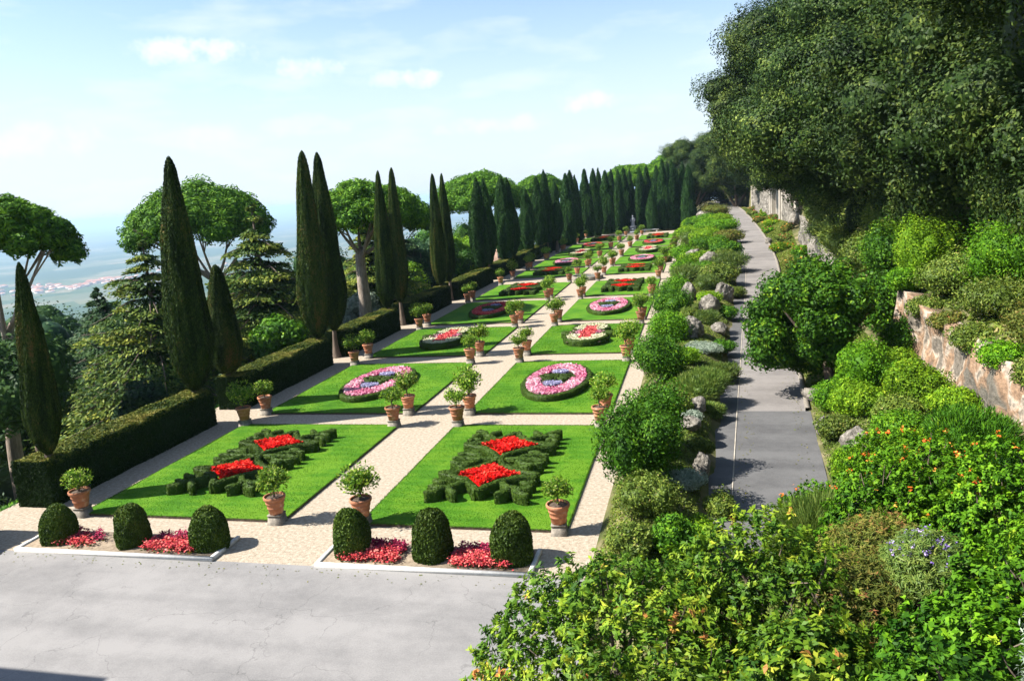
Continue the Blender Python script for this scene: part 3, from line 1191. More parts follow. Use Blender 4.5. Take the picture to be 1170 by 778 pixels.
def parts_from(spec):
    """spec: list of (name, mesh) -> function that links them under a root"""
    return spec


def scroll_design():
    rng = RS(7)
    out = []
    arcs, lobes = Geo(), Geo()
    H = .42
    for cy in (-1.55, 1.5):
        for sx in (-1, 1):
            for sy in (-1, 1):
                pts = bez((sx * 1.8, cy + sy * .06), (sx * .55, cy + sy * .22), (0.03 * sx, cy + sy * 1.5))
                ribbon(arcs, pts, .25, H, rng, seed=rng.randint(99), dens=1100)
        reg = Geo()
        n = 2300
        p = rng.uniform(-1, 1, (n * 5, 2))
        k = (np.abs(p[:, 0]) ** .76 + np.abs(p[:, 1]) ** .76) < .96 + .10 * snoise(np.concatenate([p, p[:, :1] * 0], 1) * 6, 5, 1.0, 2)
        p = p[k][:n]
        P = np.stack([p[:, 0] * 1.12, cy + p[:, 1] * 1.12, .27 + .17 * rng.rand(len(p))], -1)
        flowers(reg, P, rng, size=.085, lift=.05, k=2)
        q2 = p[rng.rand(len(p)) < .3]
        leaves(reg, np.stack([q2[:, 0] * 1.15, cy + q2[:, 1] * 1.15, .30 + .12 * rng.rand(len(q2))], -1), np.tile([0, 0, 1.0], (len(q2), 1)), .09, .06, rng, spread=.8, mi=1)
        # foliage below the blooms
        q = np.linspace(0, 2 * np.pi, 33)[:-1]
        ax, ay = np.sign(np.cos(q)) * np.abs(np.cos(q)) ** 2.6, np.sign(np.sin(q)) * np.abs(np.sin(q)) ** 2.6
        rim = np.stack([ax * 1.15, cy + ay * 1.15, np.full(32, .29)], -1)
        reg.add(np.concatenate([rim, [[0, cy, .30]]]), [[i, (i + 1) % 32, 32] for i in range(32)], .2)
        out.append(('red_flowers', reg, [M['red'], M['box']], None))
    sl = lambda pts, w=.27: ribbon(lobes, pts, w * .80, H * .95, rng, seed=rng.randint(99), dens=1100, tint0=.40)
    for sx in (-1, 1):
        S = lambda L: [(sx * a, b) for a, b in L]
        sl(S([(.22, 0), (.8, .0), (1.3, .06), (1.78, .0)]))
        for q in (-1, 1):
            sl(S([(.62, q * .02), (.92, q * .38), (1.35, q * .52), (1.74, q * .44)]))
            sl(S([(1.38, q * .5), (1.28, q * .76), (.95, q * .74)]))
            yy = lambda v: q * v - (.05 if q < 0 else 0)
            sl(S([(.55, yy(2.1)), (.98, yy(2.55)), (1.35, yy(2.72)), (1.78, yy(2.6))]))
            sl(S([(1.0, yy(2.58)), (.98, yy(2.95)), (.66, yy(3.18))]))
            sl(S([(1.22, yy(2.7)), (1.38, yy(3.05)), (1.76, yy(3.22))]))
            sl(S([(1.3, yy(2.15)), (1.55, yy(2.22)), (1.8, yy(2.05))]))
    out.insert(0, ('box_hedge', arcs, M['box'], None))
    out.insert(1, ('box_scroll', lobes, M['box'], None))
    return out


def oval_design(hues, seed):
    rng = RS(seed)
    th = np.linspace(0, 2 * np.pi, 64, endpoint=False)
    ring = Geo()
    RX, RY = 1.60, 3.2
    ribbon(ring, np.stack([RX * np.cos(th), RY * np.sin(th)], -1), .28, .29, rng, seed=5, closed=True, dens=900)
    out = [('box_ring', ring, M['box'], None)]
    g = Geo()
    n = 5200
    p = rng.uniform(-1, 1, (n * 2, 2))
    r = np.hypot(p[:, 0], p[:, 1])
    hole = (np.hypot(p[:, 0] / .55, (p[:, 1]) / .60) < 1)
    wav = r + .06 * np.sin(np.arctan2(p[:, 1], p[:, 0]) * 6)
    P = np.stack([p[:, 0] * 1.50, p[:, 1] * 3.10, .25 + .11 * rng.rand(len(p))], -1)
    a = (r < .98) & ~hole
    hue = .5 + .3 * snoise(P, seed, 1.6, 2) + .25 * rng.randn(len(p))
    flowers(g, P[a], rng, size=.085, lift=.04, k=2, tintb=np.clip(hue[a], 0, 1))
    out.append(('pink_flowers', g, M[hues[0]], None))
    base = Geo()
    base.add(np.concatenate([np.stack([1.45 * np.cos(th), 3.03 * np.sin(th), np.full(64, .235)], -1), [[0, 0, .24]]]), [[i, (i + 1) % 64, 64] for i in range(64)], .5)
    out.append(('soil', base, M['soil'], None))
    for cy, rx, ry in ((1.2, .42, .36), (-1.2, .48, .36)):
        v = Geo()
        q = rng.uniform(-1, 1, (900, 2))
        q = q[np.hypot(q[:, 0], q[:, 1]) < 1]
        flowers(v, np.stack([q[:, 0] * rx, cy + q[:, 1] * ry, .31 + .08 * rng.rand(len(q))], -1), rng, size=.08, lift=.04, k=2)
        out.append(('violet_flowers', v, M[hues[1]], None))
    e = Geo()
    for sx in (-1, 1):
        for pts in ([(0, .45), (.45, .35), (.8, .55)], [(.1, .1), (.5, -.15), (.85, -.05)], [(.0, -.2), (.3, -.5), (.55, -.45)], [(.75, .3), (.95, .1)]):
            ribbon(e, [(sx * a, b) for a, b in pts], .17, .42, rng, seed=rng.randint(99), dens=900)
    ribbon(e, [(0, -.55), (0, .65)], .16, .43, rng, seed=4, dens=900)
    out.append(('box_emblem', e, M['box'], None))
    return out


def butterfly_design(seed):
    rng = RS(seed)
    out = []
    hg = Geo()
    th = np.linspace(0, 2 * np.pi, 40, endpoint=False)
    wings = [(-.62, -1.75, .78, 1.35, .45), (.62, -1.75, .78, 1.35, -.45), (-.62, 1.9, .72, 1.25, -.45), (.62, 1.9, .72, 1.25, .45)]
    # rounded front and back lobes
    front = np.stack([1.35 * np.cos(th), -1.7 + 1.55 * np.sin(th)], -1)
    k = (front[:, 1] < -1.2)
    def arc(cy, a0, a1, rx, ry):
        t = np.linspace(a0, a1, 26)
        return np.stack([rx * np.cos(t), cy + ry * np.sin(t)], -1)
    ribbon(hg, arc(-1.3, np.pi, 2 * np.pi, 1.35, 1.85), .24, .42, rng, seed=3, dens=900)
    ribbon(hg, arc(1.4, 0, np.pi, 1.2, 1.85), .24, .42, rng, seed=4, dens=900)
    for sx in (-1, 1):
        ribbon(hg, [(sx * .9, .15), (sx * 1.4, .12), (sx * 1.85, .0)], .62, .42, rng, seed=5, dens=900)
        ribbon(hg, bez((sx * 1.35, -1.3), (sx * .9, -.6), (sx * 1.0, .0)), .2, .42, rng, seed=6, dens=900)
        ribbon(hg, bez((sx * 1.2, 1.4), (sx * .8, .7), (sx * 1.0, .2)), .2, .42, rng, seed=7, dens=900)
    out.append(('box_hedge', hg, M['box'], None))

    def fill(name, poly_test, n, mat, size=.09):
        g = Geo()
        q = rng.uniform(-1, 1, (n * 6, 2)) * np.array([1.9, 3.4])
        q = q[poly_test(q[:, 0], q[:, 1])][:n]
        flowers(g, np.stack([q[:, 0], q[:, 1], .33 + .09 * rng.rand(len(q))], -1), rng, size=size, lift=.05, k=2)
        out.append((name, g, mat, None))
    body = lambda x, y: (np.abs(x) < .62 - .25 * np.abs(np.sin(y * 1.1))) & (np.abs(y) < 2.2)
    fr = lambda x, y: ((x / 1.25) ** 2 + ((y + 1.3) / 1.72) ** 2 < 1) & (y < -.9) & ~body(x, y)
    bk = lambda x, y: ((x / 1.1) ** 2 + ((y - 1.4) / 1.72) ** 2 < 1) & (y > 1.0) & ~body(x, y)
    side = lambda x, y: (np.abs(x) > .5) & (np.abs(x) < 1.15) & (np.abs(y) < .55)
    fill('coral_flowers', body, 1100, M['coral'])
    fill('cream_flowers', fr, 1200, M['cream'])
    fill('cream_flowers', bk, 1100, M['cream'])
    fill('pink_flowers', lambda x, y: side(x, y) & (x > 0), 260, M['pink'])
    fill('pink_flowers', lambda x, y: side(x, y) & (x < 0), 260, M['pink'])
    so = Geo()
    so.add([[-1.1, -2.9, .25], [1.1, -2.9, .25], [1.1, 3.0, .25], [-1.1, 3.0, .25]], [[0, 1, 2, 3]])
    out.append(('soil', so, M['soil'], None))
    return out


def design_root(name, spec):
    t = empty(name)
    for (nm, g, mat, _) in spec:
        o = build(nm, g, mat, t)
        if nm.endswith('flowers'):
            o['kind'] = 'stuff'
    return t


PROTO = {'S': design_root('parterre_bed', scroll_design()), 'O': design_root('parterre_bed', oval_design(('pink', 'purple'), 3)),
         'B': design_root('parterre_bed', butterfly_design(4)), 'W': design_root('parterre_bed', oval_design(('coral', 'purple'), 5))}
used = set()
KIND = {'S': 'box scroll bed with two red diamonds', 'O': 'oval bed of pink flowers in a box ring', 'B': 'butterfly bed of cream and coral flowers', 'W': 'oval bed of coral flowers in a box ring'}
SEQ = ['S', 'O', 'B', 'O', 'S', 'S', 'O', 'B', 'O', 'S']
for i, (y0, y1) in enumerate(ROWS):
    for side, (x0, x1) in (('left', LEFT), ('right', RIGHT)):
        k = SEQ[i]
        if k == 'O' and (i in (8,) or (i == 3 and side == 'left')):
            k = 'W'
        loc = ((x0 + x1) / 2, (y0 + y1) / 2 - .05, .085)
        sc = (1.0, (y1 - y0) / 10.2 if i != 0 else 1.0, 1.0)
        if k not in used:
            o = PROTO[k]
            o.location = loc
            o.scale = sc
            used.add(k)
        else:
            o = copy_thing(PROTO[k], loc, 0, sc)
        tag(o, f'{KIND[k]}, {ORD[i]} {side} lawn', 'flower bed', 'parterre beds on the lawns')

# ------------------------------------------------------------------ potted citrus trees on stone blocks


def citrus_crown(seed):
    rng = RS(seed)
    g = Geo()
    for k in range(9):
        a = k * 2.4 + rng.rand()
        r = .30 * (k > 0) * (.6 + .6 * rng.rand())
        c = (r * math.cos(a), r * math.sin(a), .48 + .30 * rng.rand() - .12 * (k % 3 == 0))
        blob(g, c, (.27, .27, .24), 150, .105, .055, rng, seed * 20 + k, depth=.7, core=.35, tint0=.52, tintamp=.25, up=.3, spread=.9)
    # loose outer shoots
    d = sphere_dirs(120, rng)
    P = d * np.array([.52, .52, .42]) + np.array([0, 0, .58])
    leaves(g, P, d, .12, .055, rng, spread=.6, up=.5, tint=.7 + .2 * rng.randn(120), spike=True)
    return g.mesh('crown', M['citrus'])


def pot_meshes():
    g = Geo()
    prof = [(0, .0), (.21, 0), (.225, .05), (.235, .06), (.24, .2), (.262, .205), (.265, .235), (.262, .24), (.275, .36), (.298, .365), (.30, .395), (.297, .40),
            (.305, .49), (.345, .50), (.355, .53), (.355, .585), (.345, .60), (.31, .60), (.30, .56), (.295, .53)]
    lathe(g, prof, 28)
    pot = g.mesh('pot', M['terracotta'], smooth=False)
    g = Geo()
    lathe(g, [(.298, .535), (.15, .55), (0, .555)], 20)
    soil = g.mesh('soil', M['soil'])
    g = Geo()
    rng = RS(3)
    tube(g, [(0, 0, .5), (.02, .01, .75), (0, .03, 1.0)], [.035, .03, .025])
    for k in range(5):
        a = k * 1.3
        tube(g, [(0, .02, .85), (.15 * math.cos(a), .15 * math.sin(a), 1.05), (.3 * math.cos(a), .3 * math.sin(a), 1.25)], [.02, .014, .008], 5)
    trunk = g.mesh('trunk', M['bark'])
    g = Geo()
    g.add([[-.24, -.24, 0], [.24, -.24, 0], [.24, .24, 0], [-.24, .24, 0], [-.20, -.20, .30], [.20, -.20, .30], [.20, .20, .30], [-.20, .20, .30]],
          [[4, 5, 6, 7], [0, 1, 5, 4], [1, 2, 6, 5], [2, 3, 7, 6], [3, 0, 4, 7]])
    box(g, (0, 0, .32), (.44, .44, .045))
    block = g.mesh('stone_block', M['plinth'])
    return pot, soil, trunk, block


POT, POTSOIL, POTTRUNK, BLOCK = pot_meshes()
CROWN = [citrus_crown(s) for s in (1, 2, 3, 4)]
prng = RS(77)


def potted(x, y, where, i):
    zb = .34
    b = link('stone_block', BLOCK, loc=(x, y, .0))
    b.rotation_euler = (0, 0, .04 * prng.randn())
    tag(b, f'squat stone block under the pot at {where}', 'plinth', 'stone blocks under the citrus pots')
    t = empty('potted_citrus', (x, y, zb), prng.rand() * 6.28)
    link('pot', POT, t)
    link('soil', POTSOIL, t)
    link('trunk', POTTRUNK, t)
    c = link('crown', CROWN[i % 4], t, (0, 0, .58))
    s = .80 + .45 * prng.rand()
    c.scale = (s, s, s * (.85 + .3 * prng.rand()))
    tag(t, f'leafy citrus in terracotta pot at {where}', 'potted tree', 'potted citrus trees at the lawn corners')


cnt = 0
for i, (y0, y1) in enumerate(ROWS):
    for side, xs in (('left', (-20.98, -13.48)), ('right', (-10.48, -4.22))):
        for y, fb in ((y0 - .02, 'near'), (y1 - .05, 'far')):
            for x, lr in zip(xs, ('left', 'right')):
                if side == 'right' and lr == 'right' and i >= 6:
                    continue
                potted(x, y, f'{fb} {lr} corner of {ORD[i]} {side} lawn', cnt)
                cnt += 1

# ------------------------------------------------------------------ clipped hedges along the left path


def hedge_mesh(length, w, h, seed, n):
    rng = RS(seed)
    g = Geo()
    ny, sec = int(length / .14), []
    sec = [(-w / 2, 0), (-w / 2 - .02, h * .5), (-w / 2, h * .78), (-w / 2, h * .93), (-w / 2 + .08, h), (-w / 4, h + .02), (0, h + .03), (w / 4, h + .01), (w / 2 - .08, h), (w / 2, h * .93), (w / 2, h * .78), (w / 2 + .02, h * .5), (w / 2, 0)]
    ys = np.linspace(0, length, ny)
    v = np.array([[(a, y, b) for a, b in sec] for y in ys]).reshape(-1, 3)
    v = v + (.06 * snoise(v, seed, 1.7, 4))[:, None] * np.array([1, 0, .8])
    v = v + (.05 * snoise(v, seed + 8, 6.0, 3))[:, None] * np.array([1, .3, 1])
    f = grid_faces(ny, len(sec))[:, ::-1]
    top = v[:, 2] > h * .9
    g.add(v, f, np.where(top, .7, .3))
    ends = []
    for e in (0, ny - 1):
        m = 6
        U, Wz = np.meshgrid(np.linspace(-w / 2, w / 2, m), np.linspace(0, h, m), indexing='ij')
        ev = np.stack([U, np.full_like(U, ys[e]), Wz], -1).reshape(-1, 3)
        ef = grid_faces(m, m)
        if e:
            ef = ef[:, ::-1]
        g.add(ev, ef, .3)
        P, N = on_faces(ev, ef, int(n * w / length * .8), rng)
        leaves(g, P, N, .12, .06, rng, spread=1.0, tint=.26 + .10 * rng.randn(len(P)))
    P, N = on_faces(v, f, n, rng)
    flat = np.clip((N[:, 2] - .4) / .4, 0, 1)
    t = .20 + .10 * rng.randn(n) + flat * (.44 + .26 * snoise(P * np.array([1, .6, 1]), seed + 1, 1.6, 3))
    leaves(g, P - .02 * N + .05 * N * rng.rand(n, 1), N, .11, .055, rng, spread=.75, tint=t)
    return g.mesh('clipped_hedge', M['yewhedge'])


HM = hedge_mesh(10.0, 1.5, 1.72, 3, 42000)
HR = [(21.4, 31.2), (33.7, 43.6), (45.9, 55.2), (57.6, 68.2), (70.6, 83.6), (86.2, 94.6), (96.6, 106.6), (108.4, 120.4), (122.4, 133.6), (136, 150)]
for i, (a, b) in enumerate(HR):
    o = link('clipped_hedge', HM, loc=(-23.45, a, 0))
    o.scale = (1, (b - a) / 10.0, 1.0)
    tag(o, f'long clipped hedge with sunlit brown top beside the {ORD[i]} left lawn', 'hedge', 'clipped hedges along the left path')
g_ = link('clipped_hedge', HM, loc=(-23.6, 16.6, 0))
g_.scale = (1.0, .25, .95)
tag(g_, 'short dark hedge block at the plaza corner by the left edge', 'hedge', 'clipped hedges along the left path')

# ------------------------------------------------------------------ cypresses


def cypress_mesh(name, mat, prof, h, r, seed, n, L, brown=False, lump=.06, tuft=.0):
    """prof(s): relative radius at relative height s"""
    rng = RS(seed)
    g = Geo()
    nu, nv = 48, 90
    a = np.linspace(0, 2 * np.pi, nu, endpoint=False)
    s = np.linspace(0, 1, nv)
    Aa, S = np.meshgrid(a, s, indexing='ij')
    Rr = r * np.broadcast_to(prof(s), S.shape)
    d = np.stack([np.cos(Aa), np.sin(Aa), 0 * Aa], -1)
    v = d * Rr[..., None]
    v[..., 2] = S * h
    vv = v.reshape(-1, 3)
    dd = d.reshape(-1, 3)
    lum = snoise(vv * np.array([1.6, 1.6, .45]), seed, 1.3, 4)
    vv = vv + dd * (lump * lum * r)[:, None] * np.minimum(1, Rr.reshape(-1, 1) / (r * .3))
    rid = snoise(np.stack([np.cos(Aa.ravel() * 1) * 7, np.sin(Aa.ravel()) * 7, vv[:, 2] * .55], -1), seed + 21, 1.0, 3)
    vv = vv + dd * (.055 * r * rid)[:, None] * np.minimum(1, Rr.reshape(-1, 1) / (r * .3))
    f = grid_faces(nu, nv, True)
    g.add(vv * np.array([.94, .94, 1]), f, .25)
    P, N = on_faces(vv, f, n, rng)
    t = .38 + .17 * rng.randn(n) + .24 * snoise(P * np.array([4, 4, .7]), seed + 3, 1.2, 4)
    if brown:
        # weathered brown patches where the clipped face has gone thin, with sharp vertical streaks
        st = snoise(P * np.array([1.0, 1.0, .28]), seed + 9, 1.3, 3)
        t = t + .42 * np.clip(st - .15, 0, 1)
    leaves(g, P - .03 * N + tuft * N * rng.rand(n, 1), N, L, L * .34, rng, spread=.42 if brown else .62, up=.0, tint=t, head=np.array([0, 0, 1.3]))
    return g.mesh(name, mat)


clip_prof = lambda s: np.interp(s, [0, .03, .08, .14, .22, .30, .42, .55, .68, .80, .90, .96, .985, 1], [.10, .42, .70, .90, 1.0, .98, .88, .74, .60, .46, .31, .20, .12, .02])
wild_prof = lambda s: np.clip(np.where(s < .30, .45 + .55 * np.sin(s / .30 * np.pi / 2), (1 - ((s - .30) / .70) ** 1.7)), 0.015, 1)
col_prof = lambda s: np.clip(np.where(s < .12, .75 + .25 * s / .12, (1 - ((s - .12) / .88) ** 2.1)), 0.02, 1)


def trunk_mesh(h, r, seed=1, mat=None):
    rng = RS(seed)
    g = Geo()
    k = np.linspace(0, 1, 7)
    pts = np.stack([.05 * h * .2 * np.sin(k * 5 + seed), .03 * np.sin(k * 4), k * h], -1)
    rad = r * (1 + .9 * (1 - k) ** 4) * (1 - .35 * k)
    tube(g, pts, rad, 10)
    return g.mesh('trunk', mat or M['bark'], smooth=True)


CLIPM = [cypress_mesh('crown', M['cyp_clip'], clip_prof, 10.6, 1.18, s, 62000, .17, True, .07, .07) for s in (5, 17)]
WILDM = [cypress_mesh('crown', M['cyp'], wild_prof, 10.0, 1.3, s, 30000, .24, False, .20, .14) for s in (8, 29)]
COLM = [cypress_mesh('crown', M['cyp'], col_prof, 12.0, 1.12, s, 20000, .30, False, .24, .16) for s in (13, 31, 43)]
CTRUNK = trunk_mesh(2.6, .17)


def cypress(crown, base_h, x, y, top, width, zb, label, group, i, trunk=CTRUNK, lean=0.0):
    """crown starts zb above the ground"""
    t = empty('cypress', (x, y, gz(x, y)), i * 2.1)
    link('trunk', trunk, t)
    c = link('crown', crown, t, (0, 0, zb))
    c.scale = (width, width, (top - zb) / base_h)
    tag(t, label, 'cypress', group)
    t.rotation_mode = 'ZYX'
    t.rotation_euler = (0, R(lean), i * 2.1)
    return t


GL = 'cypresses rising from the left hedge'
# x, y, height, relative width, kind, label
CYL = [(-23.1, 21.9, 8.75, .68, 0, 'lone clipped cypress at the near end of the first hedge'),
       (-23.3, 30.7, 12.5, 1.03, 0, 'largest clipped cypress with weathered streaks, far end of the first hedge'),
       (-23.7, 34.0, 7.4, .92, 1, 'dark short cypress half hidden behind the largest clipped cypress'),
       (-23.3, 43.1, 13.15, 1.02, 1, 'left one of the second cypress pair, rusty brown on its sunny side'),
       (-23.45, 45.7, 13.15, 1.05, 0, 'right one of the second cypress pair, all in shade'),
       (-23.4, 54.7, 12.1, .85, 0, 'left one of the third cypress pair along the hedge'),
       (-23.4, 57.4, 12.35, .85, 1, 'right one of the third cypress pair along the hedge'),
       (-23.45, 67.8, 11.95, .84, 1, 'left one of the fourth cypress pair, smoothly clipped'),
       (-23.45, 70.4, 12.0, .84, 0, 'right one of the fourth cypress pair, smoothly clipped')]
for i, (x, y, top, wd, k, lab) in enumerate(CYL):
    cypress(CLIPM[k], 10.6, x, y, top, wd * (.72, .82, .82, .80, .80, .74, .74, .72, .72)[i], 1.85, lab, GL, i, lean=(2.4, 2.5, 1.6, 1.9, 1.0, 1.6, 1.6, .4, .5)[i])
CYW = [(-23.8, 83.5, 11.66, 1.0, 'left one of the fifth pair, broad and feathery'), (-23.7, 86.0, 11.45, .95, 'right one of the fifth pair, behind its broad feathery twin'),
       (-23.4, 93.0, 11.83, 1.12, 'left one of the sixth pair, fat egg-shaped crown'), (-23.3, 95.6, 11.6, 1.05, 'right one of the sixth pair, hugging its egg-shaped twin'),
       (-23.3, 106.0, 10.2, .92, 'single slender cypress with sky on both sides'), (-22.9, 112.0, 11.7, 1.0, 'wide dark cypress right of the slender single one'),
       (-22.7, 117.0, 12.7, 1.05, 'tall dark cypress with rounded tip before the screen'), (-21.6, 119.0, 9.7, 1.0, 'shorter sunlit cypress in front of the dark tall ones'),
       (-22.4, 124.0, 11.1, .85, 'dark cypress peeping above the shorter sunlit one')]
for i, (x, y, top, wd, lab) in enumerate(CYW):
    cypress(WILDM[i % 2], 10.0, x, y, top, wd * .86, 1.9, lab, GL, i + 3)
CYS = [(-21.9, 132.0, 12.2), (-21.9, 137.0, 12.7), (-21.9, 142.0, 11.9), (-20.9, 148.0, 13.0), (-19.8, 152.5, 13.0), (-19.8, 160.0, 13.2), (-18.0, 156.5, 12.6), (-17.6, 164.0, 12.8),
       (-15.9, 160.5, 12.6), (-15.4, 168.0, 13.0), (-14.3, 170.0, 12.6), (-12.1, 168.0, 12.8), (-10.8, 170.0, 13.0), (-9.1, 158.0, 8.5), (-8.4, 163.0, 12.9), (-7.0, 160.0, 14.0),
       (-6.2, 166.0, 13.3), (-5.2, 160.5, 13.7), (-4.4, 165.0, 12.0), (-3.1, 162.0, 13.3), (-2.0, 158.0, 12.0), (-2.0, 152.5, 8.6)]
for i, (x, y, top) in enumerate(CYS):
    cypress(COLM[i % 3], 12.0, x, y, top, 1.12 + .15 * math.sin(i * 2.3), .2,
            f'narrow dark cypress, {ORD[i]} from the left in the screen behind the statue', 'cypress screen at the garden end', i + 7)

# ------------------------------------------------------------------ umbrella pines


def pine(seed, hgt, rad, lean=(0, 0), thick=.36, puffs=64, flat=.66, label='', x=0, y=0, ztop=10, r_leaf=.34):
    rng = RS(seed)
    z0 = gz(x, y)
    t = empty('umbrella_pine', (x, y, z0 - .3))
    H = ztop - z0 + .3
    crown_c = np.array([lean[0], lean[1], H - rad * (flat * .45 + .2)])
    g = Geo()
    fork = np.array([lean[0] * .55, lean[1] * .55, H * .58])
    k = np.linspace(0, 1, 9)[:, None]
    pts = fork * k + np.array([.18, .1, 0]) * np.sin(k * 4 + seed)
    tube(g, pts, thick * (1.25 - .5 * k[:, 0]), 10)
    tips = []
    for j in range(6):
        a = j * 2 * np.pi / 6 + rng.rand() * .5
        rr = rad * (.35 + .5 * rng.rand())
        tip = crown_c + np.array([rr * math.cos(a), rr * math.sin(a), -rad * flat * .3])
        mid = fork * .5 + tip * .5 + np.array([0, 0, -.06 * H]) + rng.randn(3) * .25
        q = np.linspace(0, 1, 7)[:, None]
        st = fork * (1 - .12 * rng.rand())
        cur = (1 - q) ** 2 * st + 2 * q * (1 - q) * mid + q ** 2 * tip
        tube(g, cur, thick * .42 * (1 - .75 * q[:, 0]), 6)
        tips.append(tip)
        for m in range(2):
            a2 = a + rng.randn() * .5
            e = tip + np.array([math.cos(a2), math.sin(a2), .25]) * rad * .28
            tube(g, [cur[4], (cur[4] + e) / 2 + rng.randn(3) * .15, e], thick * .13, 5)
    build('trunk', g, M['palebark'], t, smooth=True)
    c = Geo()
    for j in range(puffs):
        # dome of needle cushions
        u = math.sqrt((j + .5) / puffs)
        a = j * 2.39996
        rr = rad * .93 * u
        zz = rad * flat * (math.sqrt(max(0, 1 - u * u)) - .60) + rng.randn() * .22
        pc = crown_c + np.array([rr * math.cos(a), rr * math.sin(a), zz])
        pr = rad * (.20 + .09 * rng.rand())
        blob(c, pc, (pr, pr, pr * .8), 1100, r_leaf, r_leaf * .34, rng, seed * 100 + j, lump=.25, depth=.4, core=.66, up=.25, spread=.55, lo=-.9, tint0=.36 + .24 * rng.rand(), tintamp=.24)
    build('crown', c, M['pine'], t)
    return tag(t, label, 'pine tree', 'umbrella pines beyond the hedge')


pine(3, 13, 3.5, (1.5, .5), label='umbrella pine cut by the left edge of the view', x=-38.7, y=34.5, ztop=11.6)
pine(5, 15, 5.5, (-2.0, 0), thick=.42, label='wide umbrella pine behind the largest clipped cypress', x=-39.0, y=58, ztop=12.5, puffs=80)
pine(7, 13, 4.5, (1.3, 0), thick=.5, label='umbrella pine with pale thick trunk close behind the hedge', x=-28.3, y=60.5, ztop=11.7)
pine(9, 14, 6.6, (0, 0), label='big umbrella pine rising behind the fourth to sixth cypress pairs', x=-33.5, y=118, ztop=13.4, puffs=80, r_leaf=.42)
pine(11, 14, 5.0, (0, 0), label='umbrella pine above the slender single cypress', x=-31.5, y=158, ztop=12.9, r_leaf=.45)
pine(12, 14, 5.0, (0, 0), label='umbrella pine left of the fourth cypress pair, beyond the hedge', x=-37.5, y=92, ztop=10.6, r_leaf=.42)
pine(13, 16, 7.0, (0, 0), label='umbrella pine over the cypress screen, left of the two', x=-16, y=196, ztop=14.6, r_leaf=.5)
pine(14, 17, 7.5, (0, 0), label='umbrella pine over the cypress screen, nearer the dark oaks', x=-5, y=190, ztop=16.4, r_leaf=.5)

# ------------------------------------------------------------------ cedars


def cedar(seed, hgt, rad, mat, label, x, y, tiers=15):
    rng = RS(seed)
    z0 = gz(x, y)
    t = empty('cedar', (x, y, z0 - .3))
    g = Geo()
    tube(g, [(0, 0, 0), (.1, 0, hgt * .5), (0, .05, hgt * .97)], [.38, .24, .05], 9)
    c = Geo()
    for j in range(tiers):
        s = j / (tiers - 1)
        z = hgt * (.10 + .86 * s)
        rr = rad * (1 - s ** 1.3) ** .9 + .3
        nb = int(4 + 5 * (1 - s))
        a0 = rng.rand() * 6.28
        for b in range(nb):
            a = a0 + b * 2 * np.pi / nb + .25 * rng.randn()
            ln = rr * (.6 + .55 * rng.rand())
            z = hgt * (.10 + .86 * s) + rng.randn() * hgt * .022
            dirn = np.array([math.cos(a), math.sin(a), 0])
            side = np.array([-dirn[1], dirn[0], 0])
            droop = -.08 - .22 * rng.rand()
            tip = np.array([0, 0, z]) + dirn * ln + np.array([0, 0, droop * ln + .12 * ln])
            tube(g, [(0, 0, z), tuple(np.array([0, 0, z]) + dirn * ln * .55 + np.array([0, 0, .06 * ln])), tuple(tip)], [.07, .05, .02], 5)
            n = int(560 * (ln / rad + .2))
            u = rng.rand(n) ** .65
            w = rng.randn(n) * .34 * ln * (.35 + .65 * np.sin(np.clip(u, 0, 1) * np.pi * .9))
            P = np.array([0, 0, z]) + dirn * (u * ln)[:, None] + side * w[:, None]
            P[:, 2] += .06 * ln - .35 * np.abs(w) * .5 + droop * ln * u ** 2 + .07 * rng.randn(n)
            D = dirn * .8 + side * np.sign(w)[:, None] * .5 + np.array([0, 0, .15])
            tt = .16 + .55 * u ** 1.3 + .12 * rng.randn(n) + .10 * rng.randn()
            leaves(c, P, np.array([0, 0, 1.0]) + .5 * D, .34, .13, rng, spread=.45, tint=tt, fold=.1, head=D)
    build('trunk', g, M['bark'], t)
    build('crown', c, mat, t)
    return tag(t, label, 'cedar', 'cedars below the hedge')


cedar(3, 13.0, 7.0, M['cedar'], 'large yellow-green cedar with layered branches left of the largest cypress', -35.2, 43.5, 17)
cedar(5, 13.4, 5.6, M['cedar'], 'yellow-green cedar between the largest cypress and the second pair', -31.6, 51, 17)
cedar(7, 14.5, 6.6, M['cedarblue'], 'dark bluish cedar low behind the lone clipped cypress', -48, 53, 16)
cedar(8, 14.0, 6.0, M['cedarblue'], 'dark cedar behind the yellow-green cedars, under the wide pine', -46, 70, 16)
cedar(9, 11.0, 4.2, M['cedar'], 'yellow-green cedar right behind the pale pine trunk', -30.5, 68, 14)
cedar(21, 12.0, 6.0, M['cedarblue'], 'deep green cedar filling the dark behind the large layered one', -42.5, 47.5, 15)
cedar(22, 11.5, 5.4, M['cedar'], 'layered cedar in the gap right of the second cypress pair', -31.5, 72, 15)
cedar(10, 13.0, 5.5, M['cedarblue'], 'darkest cedar at the far left edge of the view', -44, 30.5, 15)
cedar(11, 12.0, 5.0, M['cedarblue'], 'dark cedar between the third and fourth cypress pairs', -34, 84, 14)

# round trees on the hillside


